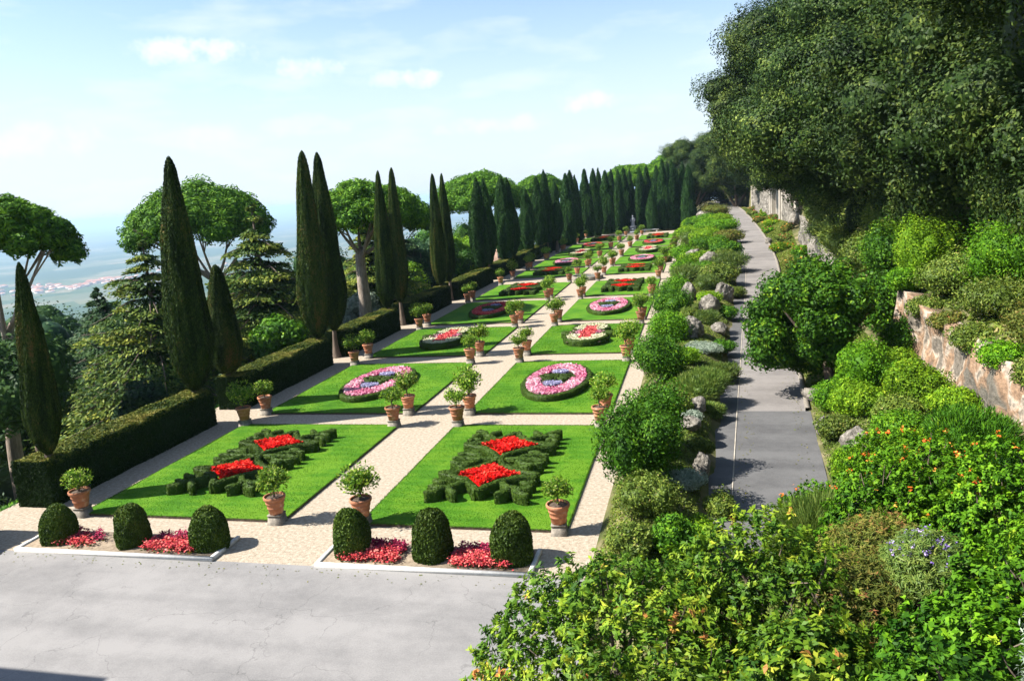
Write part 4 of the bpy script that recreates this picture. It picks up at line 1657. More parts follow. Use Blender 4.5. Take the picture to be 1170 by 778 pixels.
def round_tree(name, seed, hgt, r, mat, label, x, y, cat='tree', n=3200, L=.30, puffs=9, group='trees on the slope below the hedge', flat=.85):
    rng = RS(seed)
    z0 = gz(x, y)
    t = empty(name, (x, y, z0 - .2))
    g = Geo()
    tube(g, [(0, 0, 0), (.15, .1, hgt * .35), (0, 0, hgt * .7)], [.06 * r + .1, .05 * r + .07, .04 * r], 8)
    for k in range(5):
        a = k * 1.26 + seed
        tube(g, [(.1, .05, hgt * .35), (.4 * r * math.cos(a), .4 * r * math.sin(a), hgt * .55), (.6 * r * math.cos(a), .6 * r * math.sin(a), hgt * .75)], [.04 * r, .03 * r, .015 * r], 5)
    build('trunk', g, M['bark'], t)
    c = Geo()
    for j in range(puffs):
        a = j * 2.4 + seed
        u = (.15 + .5 * ((j * .618) % 1)) * r * (j > 0)
        pc = (u * math.cos(a), u * math.sin(a), hgt - r * flat + r * .45 * math.sin(j * 1.7 + seed))
        pr = r * (.52 + .16 * rng.rand())
        blob(c, pc, (pr, pr, pr * flat), int(n / puffs * 1.4), L, L * .55, rng, seed * 31 + j, tint0=.45, depth=.35, core=.7)
    build('crown', c, mat, t)
    return tag(t, label, cat, group)


RT = [(-28.6, 47, 4.2, 1.9, 'laurel', 'small round green tree between the first cedars, just behind the second hedge'),
      (-38.5, 29.5, 7.5, 3.4, 'wood', 'dark bushy tree on the slope at the left edge, behind the lone cypress'),
      (-30.5, 36, 3.4, 1.6, 'cedarblue', 'low dark bush tree below the first hedge, under the large cedar'),
      (-31.0, 78, 6.0, 2.6, 'bright', 'light green round tree behind the fourth hedge'),
      (-29.5, 63.5, 4.2, 1.8, 'silver', 'small grey-green olive tree by the pale pine trunk'),
      (-31, 98, 7.5, 3.2, 'bright', 'light green tree between the fifth and sixth cypress pairs'),
      (-34, 104, 7.0, 3.0, 'laurel', 'mid green tree left of the slender single cypress'),
      (-29, 90, 5.0, 2.2, 'laurel', 'small leafy tree behind the sixth hedge'),
      (-52, 66, 11, 4.6, 'wood', 'dark broad tree low on the slope, under the sea horizon'),
      (-58, 52, 12, 5.0, 'wood', 'dark slope tree with the far town above its top'),
      (-48, 80, 12, 5.0, 'wood', 'dark slope tree seen between second cypress pair and pale pine'),
      (-44, 100, 11, 4.6, 'wood', 'dark slope tree seen between third and fourth cypress pairs'),
      (-29, 52, 3.6, 1.6, 'bright', 'bright small shrub tree behind the gap of the second pair'),
      (-46, 41, 9.0, 4.0, 'wood', 'dark rounded tree on the slope beside the bluish cedar'),
      (-52, 48, 10.0, 4.4, 'cedarblue', 'bluish bushy tree on the slope, far left, under the far town'),
      (-60, 62, 11.0, 5.0, 'wood', 'hazy dark tree low on the slope left of the layered cedar'),
      (-33, 140, 9, 4.0, 'laurel', 'green tree filling the gap behind the slender cypress')]
for i, (x, y, h, r, m, lab) in enumerate(RT):
    round_tree('slope_tree', 50 + i, h, r, M[m], lab, x, y)

FILL = [(-33.3, 31.0, 5.0, 2.3, 'wood', 'dark bushy tree at the left edge in front of the cut-off pine trunk'),
        (-58.5, 57, 3.6, 5.2, 'wood', 'tall dark slope tree under the leftmost pine crown'), (-54, 49, 3.2, 4.8, 'cedarblue', 'bluish slope tree behind the lone clipped cypress'),
        (-62, 70, 1.6, 5.2, 'wood', 'dark slope tree just below the far town'), (-51, 60, 2.6, 4.6, 'wood', 'dark slope tree touching the left side of the layered cedar'),
        (-40.5, 69, 4.6, 4.0, 'cedarblue', 'bluish tree in the gap right of the second cypress pair'), (-37.5, 79, 4.2, 3.6, 'wood', 'dark tree between second pair and pale pine trunk, farther down'),
        (-43, 82, 6.6, 4.2, 'wood', 'dark tree closing the sea view left of the pale pine trunk'), (-32.3, 87, 6.2, 3.4, 'cedarblue', 'bluish tree between third and fourth pairs'),
        (-39, 112, 6.6, 3.8, 'laurel', 'green tree closing the sea view between third and fourth pairs'), (-35.5, 122, 6.2, 3.6, 'laurel', 'green tree right of the fourth pair, below the pines'),
        (-30.5, 131, 5.4, 3.2, 'laurel', 'green tree left of the slender single cypress, farther back'), (-32, 101, 4.0, 3.0, 'bright', 'light green tree low behind the fifth pair'),
        (-37.5, 53.5, 3.8, 3.4, 'wood', 'dark tree between the large layered cedar and the pine trunk')]
for i, (x, y, top, r, m, lab) in enumerate(FILL):
    round_tree('slope_tree', 80 + i, top - gz(x, y), r, M[m], lab, x, y, flat=1.15, puffs=12, n=4200)

# far woods on the falling slope (one mass)
rng = RS(99)
wg = Geo()
for i in range(420):
    dd = 40 + 900 * rng.rand() ** 1.6
    a = rng.uniform(-1.35, .35)
    x = -25 - dd * math.cos(a) * .9 - 12
    y = 45 + dd * (.2 + .9 * rng.rand()) * 1.1
    if x > -40 and y < 240:
        continue
    z = gz(x, y)
    r = 3.5 + 3.5 * rng.rand()
    blob(wg, (x, y, z + r * .8), (r, r, r * 1.0), 150, 1.3, .8, rng, 500 + i, core=.85, lump=.2, tint0=.4)
tag(build('woodland', wg, M['wood']), kind='stuff')

# pink house glimpsed between the cypresses
hs = empty('house', (-41.5, 172, gz(-41.5, 172)))
z0 = gz(-41.5, 172)
g = Geo()
box(g, (0, 0, 4.2), (8.2, 9, 9.4))
build('wall', g, M['plaster'], hs)
g = Geo()
g.add([[-4.6, -5, 8.8], [4.6, -5, 8.8], [4.6, 5, 8.8], [-4.6, 5, 8.8], [-1.5, 0, 10.6], [1.5, 0, 10.6]], [[0, 1, 5, 4], [2, 3, 4, 5]], .5)
g.add([[4.6, -5, 8.8], [4.6, 5, 8.8], [1.5, 0, 10.6], [-4.6, -5, 8.8], [-4.6, 5, 8.8], [-1.5, 0, 10.6]], [[0, 1, 2], [4, 3, 5]], .5)
build('roof', g, M['tiles'], hs)
for (wx, wz) in ((-2, 3), (1.6, 3), (-2, 6.2), (1.6, 6.2)):
    g = Geo()
    box(g, (wx, -4.53, wz), (1.0, .1, 1.6))
    build('window', g, M['glass'], hs)
tag(hs, 'pink house showing through the gap beside the slender cypress', 'house')
hs = empty('house', (-36.2, 117, gz(-36.2, 117)))
z0 = gz(-36.2, 117)
hh = 1.7 - z0
g = Geo()
box(g, (0, 0, hh / 2 - .5), (6, 8, hh + 1 - 1.2))
build('wall', g, M['plaster'], hs)
g = Geo()
zt = hh - 1.1
g.add([[-3.4, -4.4, zt], [3.4, -4.4, zt], [3.4, 4.4, zt], [-3.4, 4.4, zt], [0, -4.4, zt + 1.4], [0, 4.4, zt + 1.4]], [[0, 4, 5, 3], [1, 2, 5, 4]], .5)
g.add([[-3.4, -4.4, zt], [3.4, -4.4, zt], [0, -4.4, zt + 1.4], [-3.4, 4.4, zt], [3.4, 4.4, zt], [0, 4.4, zt + 1.4]], [[0, 1, 2], [4, 3, 5]], .5)
build('roof', g, M['tiles'], hs)
tag(hs, 'low house with red tiled roof glimpsed right of the fourth pair', 'house')

pw = empty('palace_wing', (-31, 1.8, 0))
g = Geo()
box(g, (0, 0, 5.4), (16, 15, 10.8))
build('wall', g, M['plaster'], pw)
g = Geo()
g.add([[-8.4, -7.9, 10.8], [8.4, -7.9, 10.8], [8.4, 7.9, 10.8], [-8.4, 7.9, 10.8], [-3, 0, 12.6], [3, 0, 12.6]], [[0, 1, 5, 4], [2, 3, 4, 5]], .5)
g.add([[8.4, -7.9, 10.8], [8.4, 7.9, 10.8], [3, 0, 12.6], [-8.4, -7.9, 10.8], [-8.4, 7.9, 10.8], [-3, 0, 12.6]], [[0, 1, 2], [4, 3, 5]], .5)
build('roof', g, M['tiles'], pw)
for k in range(4):
    for zz in (2.6, 7.2):
        g = Geo()
        box(g, (8.03, -5.4 + 3.6 * k, zz), (.1, 1.2, 2.0))
        build('window', g, M['glass'], pw)
tag(pw, 'pink palace wing beside the plaza, its corner shading the bottom left', 'building')

# far town on the plain
rng = RS(12)
bodies = []
for s in range(3):
    g = Geo()
    w, d, h = 1, 1, 1
    box(g, (0, 0, .4), (1, 1, 1.2), 0)
    g.add([[-.55, -.55, 1.0], [.55, -.55, 1.0], [.55, .55, 1.0], [-.55, .55, 1.0], [-.2, 0, 1.3], [.2, 0, 1.3]], [[0, 1, 5, 4], [2, 3, 4, 5]], .5, 1)
    g.add([[.55, -.55, 1.0], [.55, .55, 1.0], [.2, 0, 1.3], [-.55, -.55, 1.0], [-.55, .55, 1.0], [-.2, 0, 1.3]], [[0, 1, 2], [4, 3, 5]], .5, 1)
    bodies.append(g.mesh('town_house', [M['townwall'], M['tiles']]))
for i in range(90):
    t = rng.rand()
    x = -3600 + 420 * t + 220 * rng.randn() + 100
    y = 3350 + 560 * t + 140 * rng.randn()
    o = link('town_house', bodies[i % 3], loc=(x, y, float(height(x, y)) + 14 * math.sin(x / 910) * math.cos(y / 1270) + 8 * math.sin(x / 333 + y / 410)))
    o.scale = (16 + 26 * rng.rand(), 16 + 26 * rng.rand(), 10 + 9 * rng.rand())
    o.rotation_euler = (0, 0, rng.rand() * 3)
    tag(o, 'tiny pale house with red roof in the far hazy town', 'house', 'houses of the far town')

# ------------------------------------------------------------------ dark evergreen oaks above the road


def oak_meshes(seed, rad, n_puffs, per, L):
    rng = RS(seed)
    c = Geo()
    for j in range(n_puffs):
        d = sphere_dirs(1, rng)[0]
        d[2] = d[2] * .9 + .1
        u = .52 + .36 * rng.rand()
        pc = d * np.array([rad, rad, rad * 1.0]) * u
        pr = rad * (.19 + .15 * rng.rand())
        blob(c, pc, (pr, pr, pr * .78), per, L, L * .55, rng, seed * 50 + j, lump=.42, depth=.38, core=.6, freq=3.4, tint0=.38 + .16 * rng.rand(), tintamp=.13, spread=.42, up=.25)
    blob_core(c, (0, 0, 0), np.array([rad, rad, rad]) * .62, seed, tint=.1)
    me = c.mesh('crown', M['ilex'])
    g = Geo()
    tube(g, [(0, 0, -rad * 1.9), (.2, .1, -rad * 1.1), (0, 0, -rad * .3)], [.62, .48, .36], 10)
    for k in range(6):
        a = k * 1.05
        tube(g, [(.1, .05, -rad * 1.1), (.35 * rad * math.cos(a), .35 * rad * math.sin(a), -rad * .6), (.55 * rad * math.cos(a), .55 * rad * math.sin(a), -.1 * rad)], [.3, .2, .1], 7)
    tm = g.mesh('trunk', M['bark'])
    return me, tm


OAK = [oak_meshes(2, 9.0, 62, 4600, .21), oak_meshes(4, 9.0, 62, 4600, .21)]
OAKN = oak_meshes(6, 9.0, 64, 7600, .15)
OAKS = [(13.8, 25.5, 13.9, 1.0, 2, 'nearest dark oak crown filling the upper right corner'),
        (14.2, 41, 13.6, 1.0, 0, 'dark oak above the crumbling patched wall'),
        (13.9, 57, 13.8, 1.0, 1, 'dark oak leaning over the road above the sloping rock wall'),
        (13.2, 72, 15.6, 1.05, 0, 'tall sunlit oak whose crown edge meets the sky'),
        (12.0, 94, 14.6, 1.0, 1, 'oak behind the tall edge one, above the pilastered wall'),
        (12.0, 115, 15.2, .95, 0, 'oak shading the far half of the pilastered wall'),
        (11.0, 138, 14.6, .92, 1, 'oak near the end of the pilastered wall'),
        (7.5, 170, 12.5, .95, 0, 'rounded oak closing the road at its far end'),
        (-1.0, 180, 11.5, .85, 1, 'rounded dark oak between the cypress screen and the road end'),
        (6.0, 196, 12.5, 1.0, 1, 'darkest oak standing behind the road end'),
        (13.7, 84, 20.6, .8, 1, 'high oak crown making the steep edge of the dark mass'),
        (23, 52, 22, 1.1, 0, 'rear oak on the hill above the nearer crowns, upper right'),
        (23, 80, 22, 1.1, 1, 'rear oak on the hill, hidden mostly by the edge oak'),
        (21, 34, 20, 1.0, 1, 'rear oak behind the nearest dark crown')]
OAK_LEAN = {'tall sunlit oak whose crown edge meets the sky': -3.1, 'high oak crown making the steep edge of the dark mass': -1.9, 'dark oak leaning over the road above the sloping rock wall': -2.4}   # crowns hanging out over the road
for i, (x, y, zc, s, k, lab) in enumerate(OAKS):
    t = empty('oak_tree', (x, y, zc), i * 1.7)
    me, tm = OAKN if k == 2 else OAK[k]
    c = link('crown', me, t)
    link('trunk', tm, t)
    if lab in OAK_LEAN:
        a = -i * 1.7
        ox, oy = OAK_LEAN[lab] / s, 0.0
        c.location = (ox * math.cos(a), ox * math.sin(a), 0)
    t.scale = (s, s, s)
    tag(t, lab, 'oak tree', 'dark oaks above the road')

# ------------------------------------------------------------------ shrubs


def shrub(name, x, y, r, h, mat, label, seed, n=5000, L=.10, W=.05, puffs=7, spread=.7, up=.2, cat='shrub', group=None, blooms=None, sink=.15, tint0=.46, depth=.45, ax=1.0, core=.55):
    rng = RS(seed)
    z = gz(x, y)
    spike = mat == M['grassy'] or name in ('cushion_shrub',)
    g = Geo()
    for j in range(puffs):
        a = j * 2.4 + seed
        u = r * (.50 * (j > 0)) * (.6 + .5 * rng.rand())
        pr = r * (.52 + .18 * rng.rand())
        ph = h * (.36 + .12 * rng.rand())
        pc = (u * math.cos(a) * ax, u * math.sin(a), h * (.42 + .20 * rng.rand()))
        blob(g, pc, (pr, pr, ph), int(1.5 * n / puffs), L, W, rng, seed * 17 + j, depth=depth, core=core, spread=spread, up=up, tint0=tint0, zmin=-.3, lump=.25, spike=spike)
    if blooms is None:
        o = build(name, g, mat, loc=(x, y, z - sink))
        return tag(o, label, cat, group)
    t = empty(name, (x, y, z - sink))
    build('foliage', g, mat, t)
    b = Geo()
    v, f, _, _ = g.arrays()
    k = rng.choice(len(v), blooms[1])
    P = v[k]
    P = P[(P[:, 2] > h * blooms[3])]
    flowers(b, P + np.array([0, 0, .03]), rng, size=blooms[2], lift=.05, k=2)
    build('blossom', b, blooms[0], t)
    return tag(t, label, cat, group)


GB = 'shrubs of the garden bank'
shrub('laurel_shrub', -2.0, 22.9, 1.35, 2.6, M['laurel'], 'largest rounded laurel beside the path, nearest the viewer', 1, 9000, .11, .055, group=GB)
shrub('laurel_shrub', -1.6, 25.6, 1.15, 2.5, M['laurel'], 'tall laurel joined behind the largest one', 21, 7500, .11, .055, group=GB)
shrub('laurel_shrub', -1.9, 35.8, 1.35, 2.35, M['laurel'], 'dark rounded laurel, second clump along the path', 2, 7500, .11, .055, group=GB)
shrub('laurel_shrub', -1.9, 44.5, 1.3, 2.1, M['lantana'], 'light green laurel, third clump along the path', 3, 6500, .12, .06, group=GB)
shrub('laurel_shrub', -1.9, 52.5, 1.5, 2.4, M['laurel'], 'broad dark laurel, fourth clump along the path', 4, 6500, .12, .06, group=GB)
shrub('laurel_shrub', -2.0, 61, 1.3, 2.0, M['lantana'], 'green laurel below the hollow rock', 5, 5000, .13, .065, group=GB)
shrub('grassy_mound', .0, 34.0, 1.1, 1.0, M['grassy'], 'shaggy rounded green mound above the road strip', 6, 9000, .24, .03, up=.8, spread=.5, group=GB)
shrub('grassy_mound', .8, 38.3, .9, .8, M['grassy'], 'smaller shaggy mound just behind the bigger one', 7, 6000, .22, .03, up=.8, spread=.5, group=GB)
shrub('silver_mound', -.65, 23.2, .65, .55, M['silver'], 'silvery grey mound nearest the viewer on the bank', 8, 4500, .09, .03, group=GB)
shrub('silver_mound', -.5, 29.6, .55, .45, M['silver'], 'small silvery mound between the pale rocks', 9, 3500, .09, .03, group=GB)
shrub('silver_mound', .0, 42.0, 1.0, .5, M['silver'], 'flat wide grey-green mound before the grey rock face', 10, 5000, .10, .03, group=GB)
shrub('bank_shrub', -1.6, 20.6, .9, 1.2, M['cover'], 'olive green shrub between path end and front bushes', 11, 4500, .09, .04, group=GB)
shrub('bank_shrub', .4, 22.5, .5, .9, M['cover'], 'narrow shrub on the road edge below the upright rock', 12, 2500, .09, .04, group=GB)
MB = [(-1.2, 68, 1.5, 1.6, 'grassy', 'grey-green mound above the hollow rock'), (1.6, 66, 1.5, 1.5, 'cover', 'mossy mound beside the road bend'),
      (2.6, 73, 1.6, 1.5, 'grassy', 'feathery green mound leaning to the road, below the bright ones'), (-.2, 79, 1.7, 1.5, 'bright', 'yellow-green mound on mid bank'),
      (2.6, 82, 1.7, 1.6, 'laurel', 'dark green mound at the road edge, mid bank'), (1.0, 90, 2.0, 1.6, 'lantana', 'fresh green mound on the bank crest'),
      (-1.8, 76, 1.3, 1.7, 'lantana', 'bright shrub along the path past the hollow rock'), (-1.9, 92, 1.5, 2.0, 'lantana', 'bright shrub along the path, farther on'),
      (3.2, 95, 1.8, 1.5, 'dry', 'bronze mound at the road edge'), (1.0, 101, 2.2, 1.7, 'bright', 'broad yellow-green mound high on the bank'),
      (3.0, 108, 2.0, 1.7, 'lantana', 'green mound beside the upper road'), (-1.0, 107, 1.9, 1.9, 'grassy', 'soft green mound over the far path'),
      (1.2, 117, 2.3, 1.8, 'lantana', 'largest green mound on the upper bank'), (3.2, 123, 2.0, 1.6, 'bright', 'light mound near the road top'),
      (-1.5, 124, 2.0, 2.2, 'bright', 'tall light shrub near the far path end'), (1.2, 132, 2.4, 1.9, 'lantana', 'green mound below the bronze shrub'),
      (-1.2, 140, 1.9, 2.6, 'laurel', 'dark shrub beside the last lawn'), (2.8, 143, 2.4, 2.1, 'dry', 'bronze shrub at the top of the bank by the road'),
      (-1.8, 148, 1.7, 2.2, 'bright', 'light shrub under the short sunlit end cypress')]
for i, (x, y, r, h, m, lab) in enumerate(MB):
    fine = m == 'grassy'
    shrub('bank_shrub', x, y, r, h, M[m], lab, 100 + i, 3600, .26 if fine else .20, .05 if fine else .10, up=.6 if fine else .25, group=GB)
# low orange-flowered shrubs between the last lawns and the path
for i, y in enumerate((97, 102, 108, 113, 119, 125, 131, 137, 142, 146)):
    shrub('low_shrub', -3.95, y, .65, 1.0, M['dry'] if i % 2 == 0 else M['bright'],
          f'low {"orange-tinged" if i % 2 == 0 else "light green"} shrub on the far lawn edge, {ORD[i]} along the path', 140 + i, 1500, .17, .09, puffs=4, group='low shrubs along the far lawns')

# the dark broad tree over the road
def broad_tree():
    rng = RS(64)
    x, y = 5.6, 36.0
    z = gz(x, y)
    t = empty('broadleaf_tree', (x, y, z - .2))
    g = Geo()
    tube(g, [(0, 0, 0), (-.2, .1, 1.2), (-.3, 0, 2.4)], [.24, .2, .15], 9)
    for k in range(8):
        a = k * .8
        tube(g, [(-.2, .1, 1.2), (1.1 * math.cos(a) - .2, 1.1 * math.sin(a), 2.6), (1.9 * math.cos(a) - .2, 1.9 * math.sin(a), 3.7)], [.12, .08, .03], 6)
    build('trunk', g, M['bark'], t)
    c = Geo()
    for j in range(60):
        d = sphere_dirs(1, rng)[0]
        pc = np.array([-.9, 0, 3.1]) + d * np.array([2.65, 2.4, 2.75]) * (.6 + .3 * rng.rand())
        pr = .72 + .3 * rng.rand()
        blob(c, pc, (pr, pr, pr * .8), 900, .17, .10, rng, 640 + j, lump=.25, depth=.5, core=.6, tint0=.46, tintamp=.2, up=.2)
    build('crown', c, M['laurel'], t)
    tag(t, 'dark broad-leaved tree overhanging the right side of the road', 'tree')


broad_tree()

GS = 'shrubs on the slope right of the road'
SB = [(6.3, 33.0, 1.1, 2.5, 'lantana', 'tall light green shrub right of the dark broad tree'), (5.6, 30.8, .9, 1.4, 'bright', 'yellow-green shrub under the tall light one'),
      (7.4, 29.6, 1.2, 1.6, 'bright', 'pale yellow shrub at the foot of the patched wall'), (6.6, 28.2, .9, 1.0, 'cover', 'olive shrub above the grey boulder'),
      (8.2, 35.5, .9, 2.2, 'laurel', 'dark shrub hiding the far end of the patched wall'),
      (10.2, 35.0, 1.5, 1.9, 'cover', 'olive bush on top of the patched wall, far end'), (10.3, 30.5, 1.4, 1.5, 'cover', 'broad olive bush on top of the patched wall, middle'),
      (10.4, 26.5, 1.5, 1.3, 'dry', 'reddish-olive bush on top of the patched wall, near end'), (11.5, 33.0, 1.7, 3.0, 'lantana', 'fresh green bush high above the patched wall'),
      (9.9, 38.5, 1.5, 3.4, 'bright', 'bright leafy shrub at the wall corner beside the dark tree'), (12.2, 28.8, 1.7, 2.4, 'laurel', 'dark bush above the wall near the right edge'),
      (11.0, 62, 2.4, 2.8, 'cover', 'olive ivy mass over the sloping rock wall'), (11.2, 70, 2.5, 3.0, 'cover', 'larger olive ivy mass further up the rock wall'),
      (10.8, 53, 2.2, 2.8, 'cover', 'olive bush between the rock wall and the wall corner'), (12.0, 80, 2.3, 2.4, 'grassy', 'trailing greenery below the oak edge'),
      (10.2, 46, 1.8, 3.2, 'laurel', 'dark bush behind the bright leafy shrub at the corner'), (12.5, 90, 2.2, 2.2, 'bright', 'small light bush atop the wall near the leaning rock')]
for i, (x, y, r, h, m, lab) in enumerate(SB):
    big = y > 40
    shrub('slope_shrub', x, y, r, h, M[m], lab, 200 + i, 7000, .16 if big else .11, .08 if big else .055, puffs=9, group=GS, up=.2)

US = [(13.5, 38, 2.2, 4.5, 'laurel'), (14.5, 33, 2.2, 4.2, 'ilex'), (13.8, 45, 2.4, 4.6, 'ilex'), (13.2, 51, 2.4, 4.4, 'laurel'), (13.4, 58, 2.5, 4.6, 'ilex'),
      (13.0, 65, 2.5, 4.4, 'cover'), (13.3, 73, 2.5, 4.2, 'ilex'), (13.5, 83, 2.5, 3.6, 'laurel'), (14.5, 92, 2.6, 3.4, 'ilex'), (11.0, 47, 2.0, 3.0, 'bright'), (9.9, 57.5, 1.5, 2.6, 'laurel'), (9.8, 50, 1.5, 2.8, 'cover'),
      (9.4, 43.5, 1.6, 3.2, 'laurel'), (14.0, 27.5, 2.0, 3.6, 'laurel'), (12.4, 24.8, 1.6, 2.2, 'cover')]
for i, (x, y, r, h, m) in enumerate(US):
    shrub('understorey_bush', x, y, r, h, M[m], f'shaded understorey bush behind the walls, {ORD[i]} of the row beneath the oaks', 260 + i, 6000, .20, .11, puffs=9, group='understorey beneath the oaks')

for i, (x, y, r, h) in enumerate([(-5, 186, 4.0, 8), (1, 190, 4.2, 8.5), (7, 192, 4.2, 8.5), (12, 186, 4.0, 8), (17, 175, 4.5, 9), (-11, 186, 4.0, 8)]):
    shrub('thicket_tree', x, y, r, h, M['ilex'], f'dark thicket closing the view past the road end, {ORD[i]} clump', 290 + i, 5000, .45, .25, puffs=9, cat='tree', group='thicket past the road end')

UT = [(12.6, 35.5, 1.9, 5.4, 'ilex'), (12.8, 41.5, 2.0, 5.6, 'cover'), (12.2, 47.5, 2.2, 5.4, 'ilex'), (12.3, 54, 2.2, 5.6, 'cover'), (12.4, 61, 2.4, 5.6, 'ilex'), (12.3, 68.5, 2.4, 5.2, 'ilex'),
      (12.4, 77, 2.4, 4.8, 'cover'), (12.8, 86, 2.4, 4.2, 'ilex'), (13.0, 30.0, 1.8, 5.0, 'laurel'), (14.2, 23.5, 1.8, 4.6, 'ilex')]
for i, (x, y, r, h, m) in enumerate(UT):
    shrub('tall_bush', x, y, r, h, M[m], f'tall ragged bush hiding the oak trunks, {ORD[i]} of its row', 400 + i, 8000, .18, .10, puffs=10, group='tall bushes before the oak trunks')
XB = [(-1.9, 18.7, .6, .9, 'cover', 'rough olive tuft where the narrow path begins'), (-.9, 18.9, .7, 1.1, 'laurel', 'small dark bush behind the front shrubs'), (-.2, 20.3, .6, .8, 'bright', 'small yellow-green bush near the path beginning'),
      (-.2, 26.8, .5, .6, 'cover', 'low olive tuft behind the upright rock'), (-1.0, 30.6, .7, .7, 'cover', 'low olive tuft between laurel clumps and rocks'), (.3, 32.0, .45, .5, 'grassy', 'little grassy tuft at the strip edge'),
      (-.9, 38.6, .9, .9, 'bright', 'light green tuft beside the smaller shaggy mound'), (1.0, 43.4, .8, .8, 'laurel', 'dark tuft at the road strip before the grey rocks'), (.3, 48.8, .8, .9, 'grassy', 'grassy tuft over the grey rock face'),
      (-.7, 50.0, .8, .9, 'cover', 'olive tuft under the pitted rock'), (1.7, 52.8, .9, 1.0, 'laurel', 'dark tuft hanging to the road by the pitted rock'), (.6, 55.8, 1.0, 1.0, 'bright', 'light tuft between pitted and hollow rock'),
      (2.5, 61.0, 1.0, 1.0, 'cover', 'olive tuft at the road past the craggy rock'), (.4, 61.5, 1.1, 1.2, 'grassy', 'grassy cushion behind the hollow rock'), (.3, 71.5, 1.2, 1.2, 'lantana', 'green cushion before the ridge rock'), (2.2, 78, 1.2, 1.2, 'cover', 'olive cushion behind the ridge rock')]
for i, (x, y, r, h, m, lab) in enumerate(XB):
    shrub('bank_shrub', x, y, r, h, M[m], lab, 430 + i, 3000, .22 if m == 'grassy' else .11, .03 if m == 'grassy' else .05, up=.6 if m == 'grassy' else .2, puffs=5, group=GB)

HB = [(8.7, 37.2, .7, 1.2, 4.3, 'lantana', 'creeper hanging over the far corner of the patched wall'), (8.9, 34.2, .75, .9, 3.7, 'cover', 'olive creeper spilling over the patched wall, second from its corner'),
      (9.0, 31.6, .7, .8, 3.6, 'dry', 'bronze creeper spilling over the patched wall'), (9.0, 28.8, .8, .9, 3.5, 'cover', 'olive creeper spilling over the patched wall, near half'),
      (9.1, 26.2, .8, .9, 3.45, 'lantana', 'green creeper spilling over the patched wall, near end'), (9.1, 23.6, .8, .9, 3.5, 'cover', 'olive creeper on the wall at the right edge')]
for i, (x, y, r, h, z, m, lab) in enumerate(HB):
    o = shrub('creeper', x, y, r, h, M[m], lab, 460 + i, 3600, .10, .05, puffs=6, cat='creeper', group='creepers over the patched wall')
    o.location.z = z
FB = [(4.35, 22.3, .8, 1.3, 'lantana', 'green bush crowding the right road edge, nearest'), (4.5, 24.6, .75, 1.1, 'bright', 'light bush crowding the right road edge, second'), (4.75, 28.9, .7, .9, 'cover', 'olive bush at the road edge between the two boulders'), (5.1, 32.4, .8, 1.3, 'lantana', 'green bush at the road edge under the broad tree'),
      (7.9, 34.0, .8, 1.3, 'bright', 'yellow-green bush against the patched wall, far end'), (7.6, 31.8, .8, 1.2, 'lantana', 'fresh bush against the patched wall, middle'), (8.0, 27.0, .8, 1.0, 'bright', 'pale bush at the wall foot, near half'),
      (6.2, 26.0, .9, 1.1, 'lantana', 'fresh green bush beside the cushion shrub'), (5.2, 24.0, 1.0, 1.2, 'bright', 'yellow-green bush behind the flowering shrubs, by the boulder'), (6.0, 30.0, .8, 1.2, 'bright', 'yellow-green bush between boulder and wall')]
for i, (x, y, r, h, m, lab) in enumerate(FB):
    shrub('slope_shrub', x, y, r, h, M[m], lab, 480 + i, 5500, .10, .05, puffs=8, group=GS)

# flowery verge right of the upper road
vrng = RS(5)
VB = []
for i in range(14):
    y = 66 + i * 6
    x = float(road_x(y)) + 2.95 + .5 + (i % 3) * .75
    m = ('cover', 'dry', 'lantana', 'bright')[i % 4]
    shrub('verge_plant', x, y, .9 + .3 * vrng.rand(), .8 + .4 * vrng.rand(), M[m],
          f'{ {"cover": "olive", "dry": "bronze", "lantana": "green", "bright": "yellow-green"}[m]} low plant in the upper road verge, {ORD[i]} from the near end',
          300 + i, 2200, .17, .08, puffs=5, group='plants of the upper road verge', blooms=(M['orange'] if i % 2 else M['coral'], 90, .14, .4))

# ------------------------------------------------------------------ foreground bank


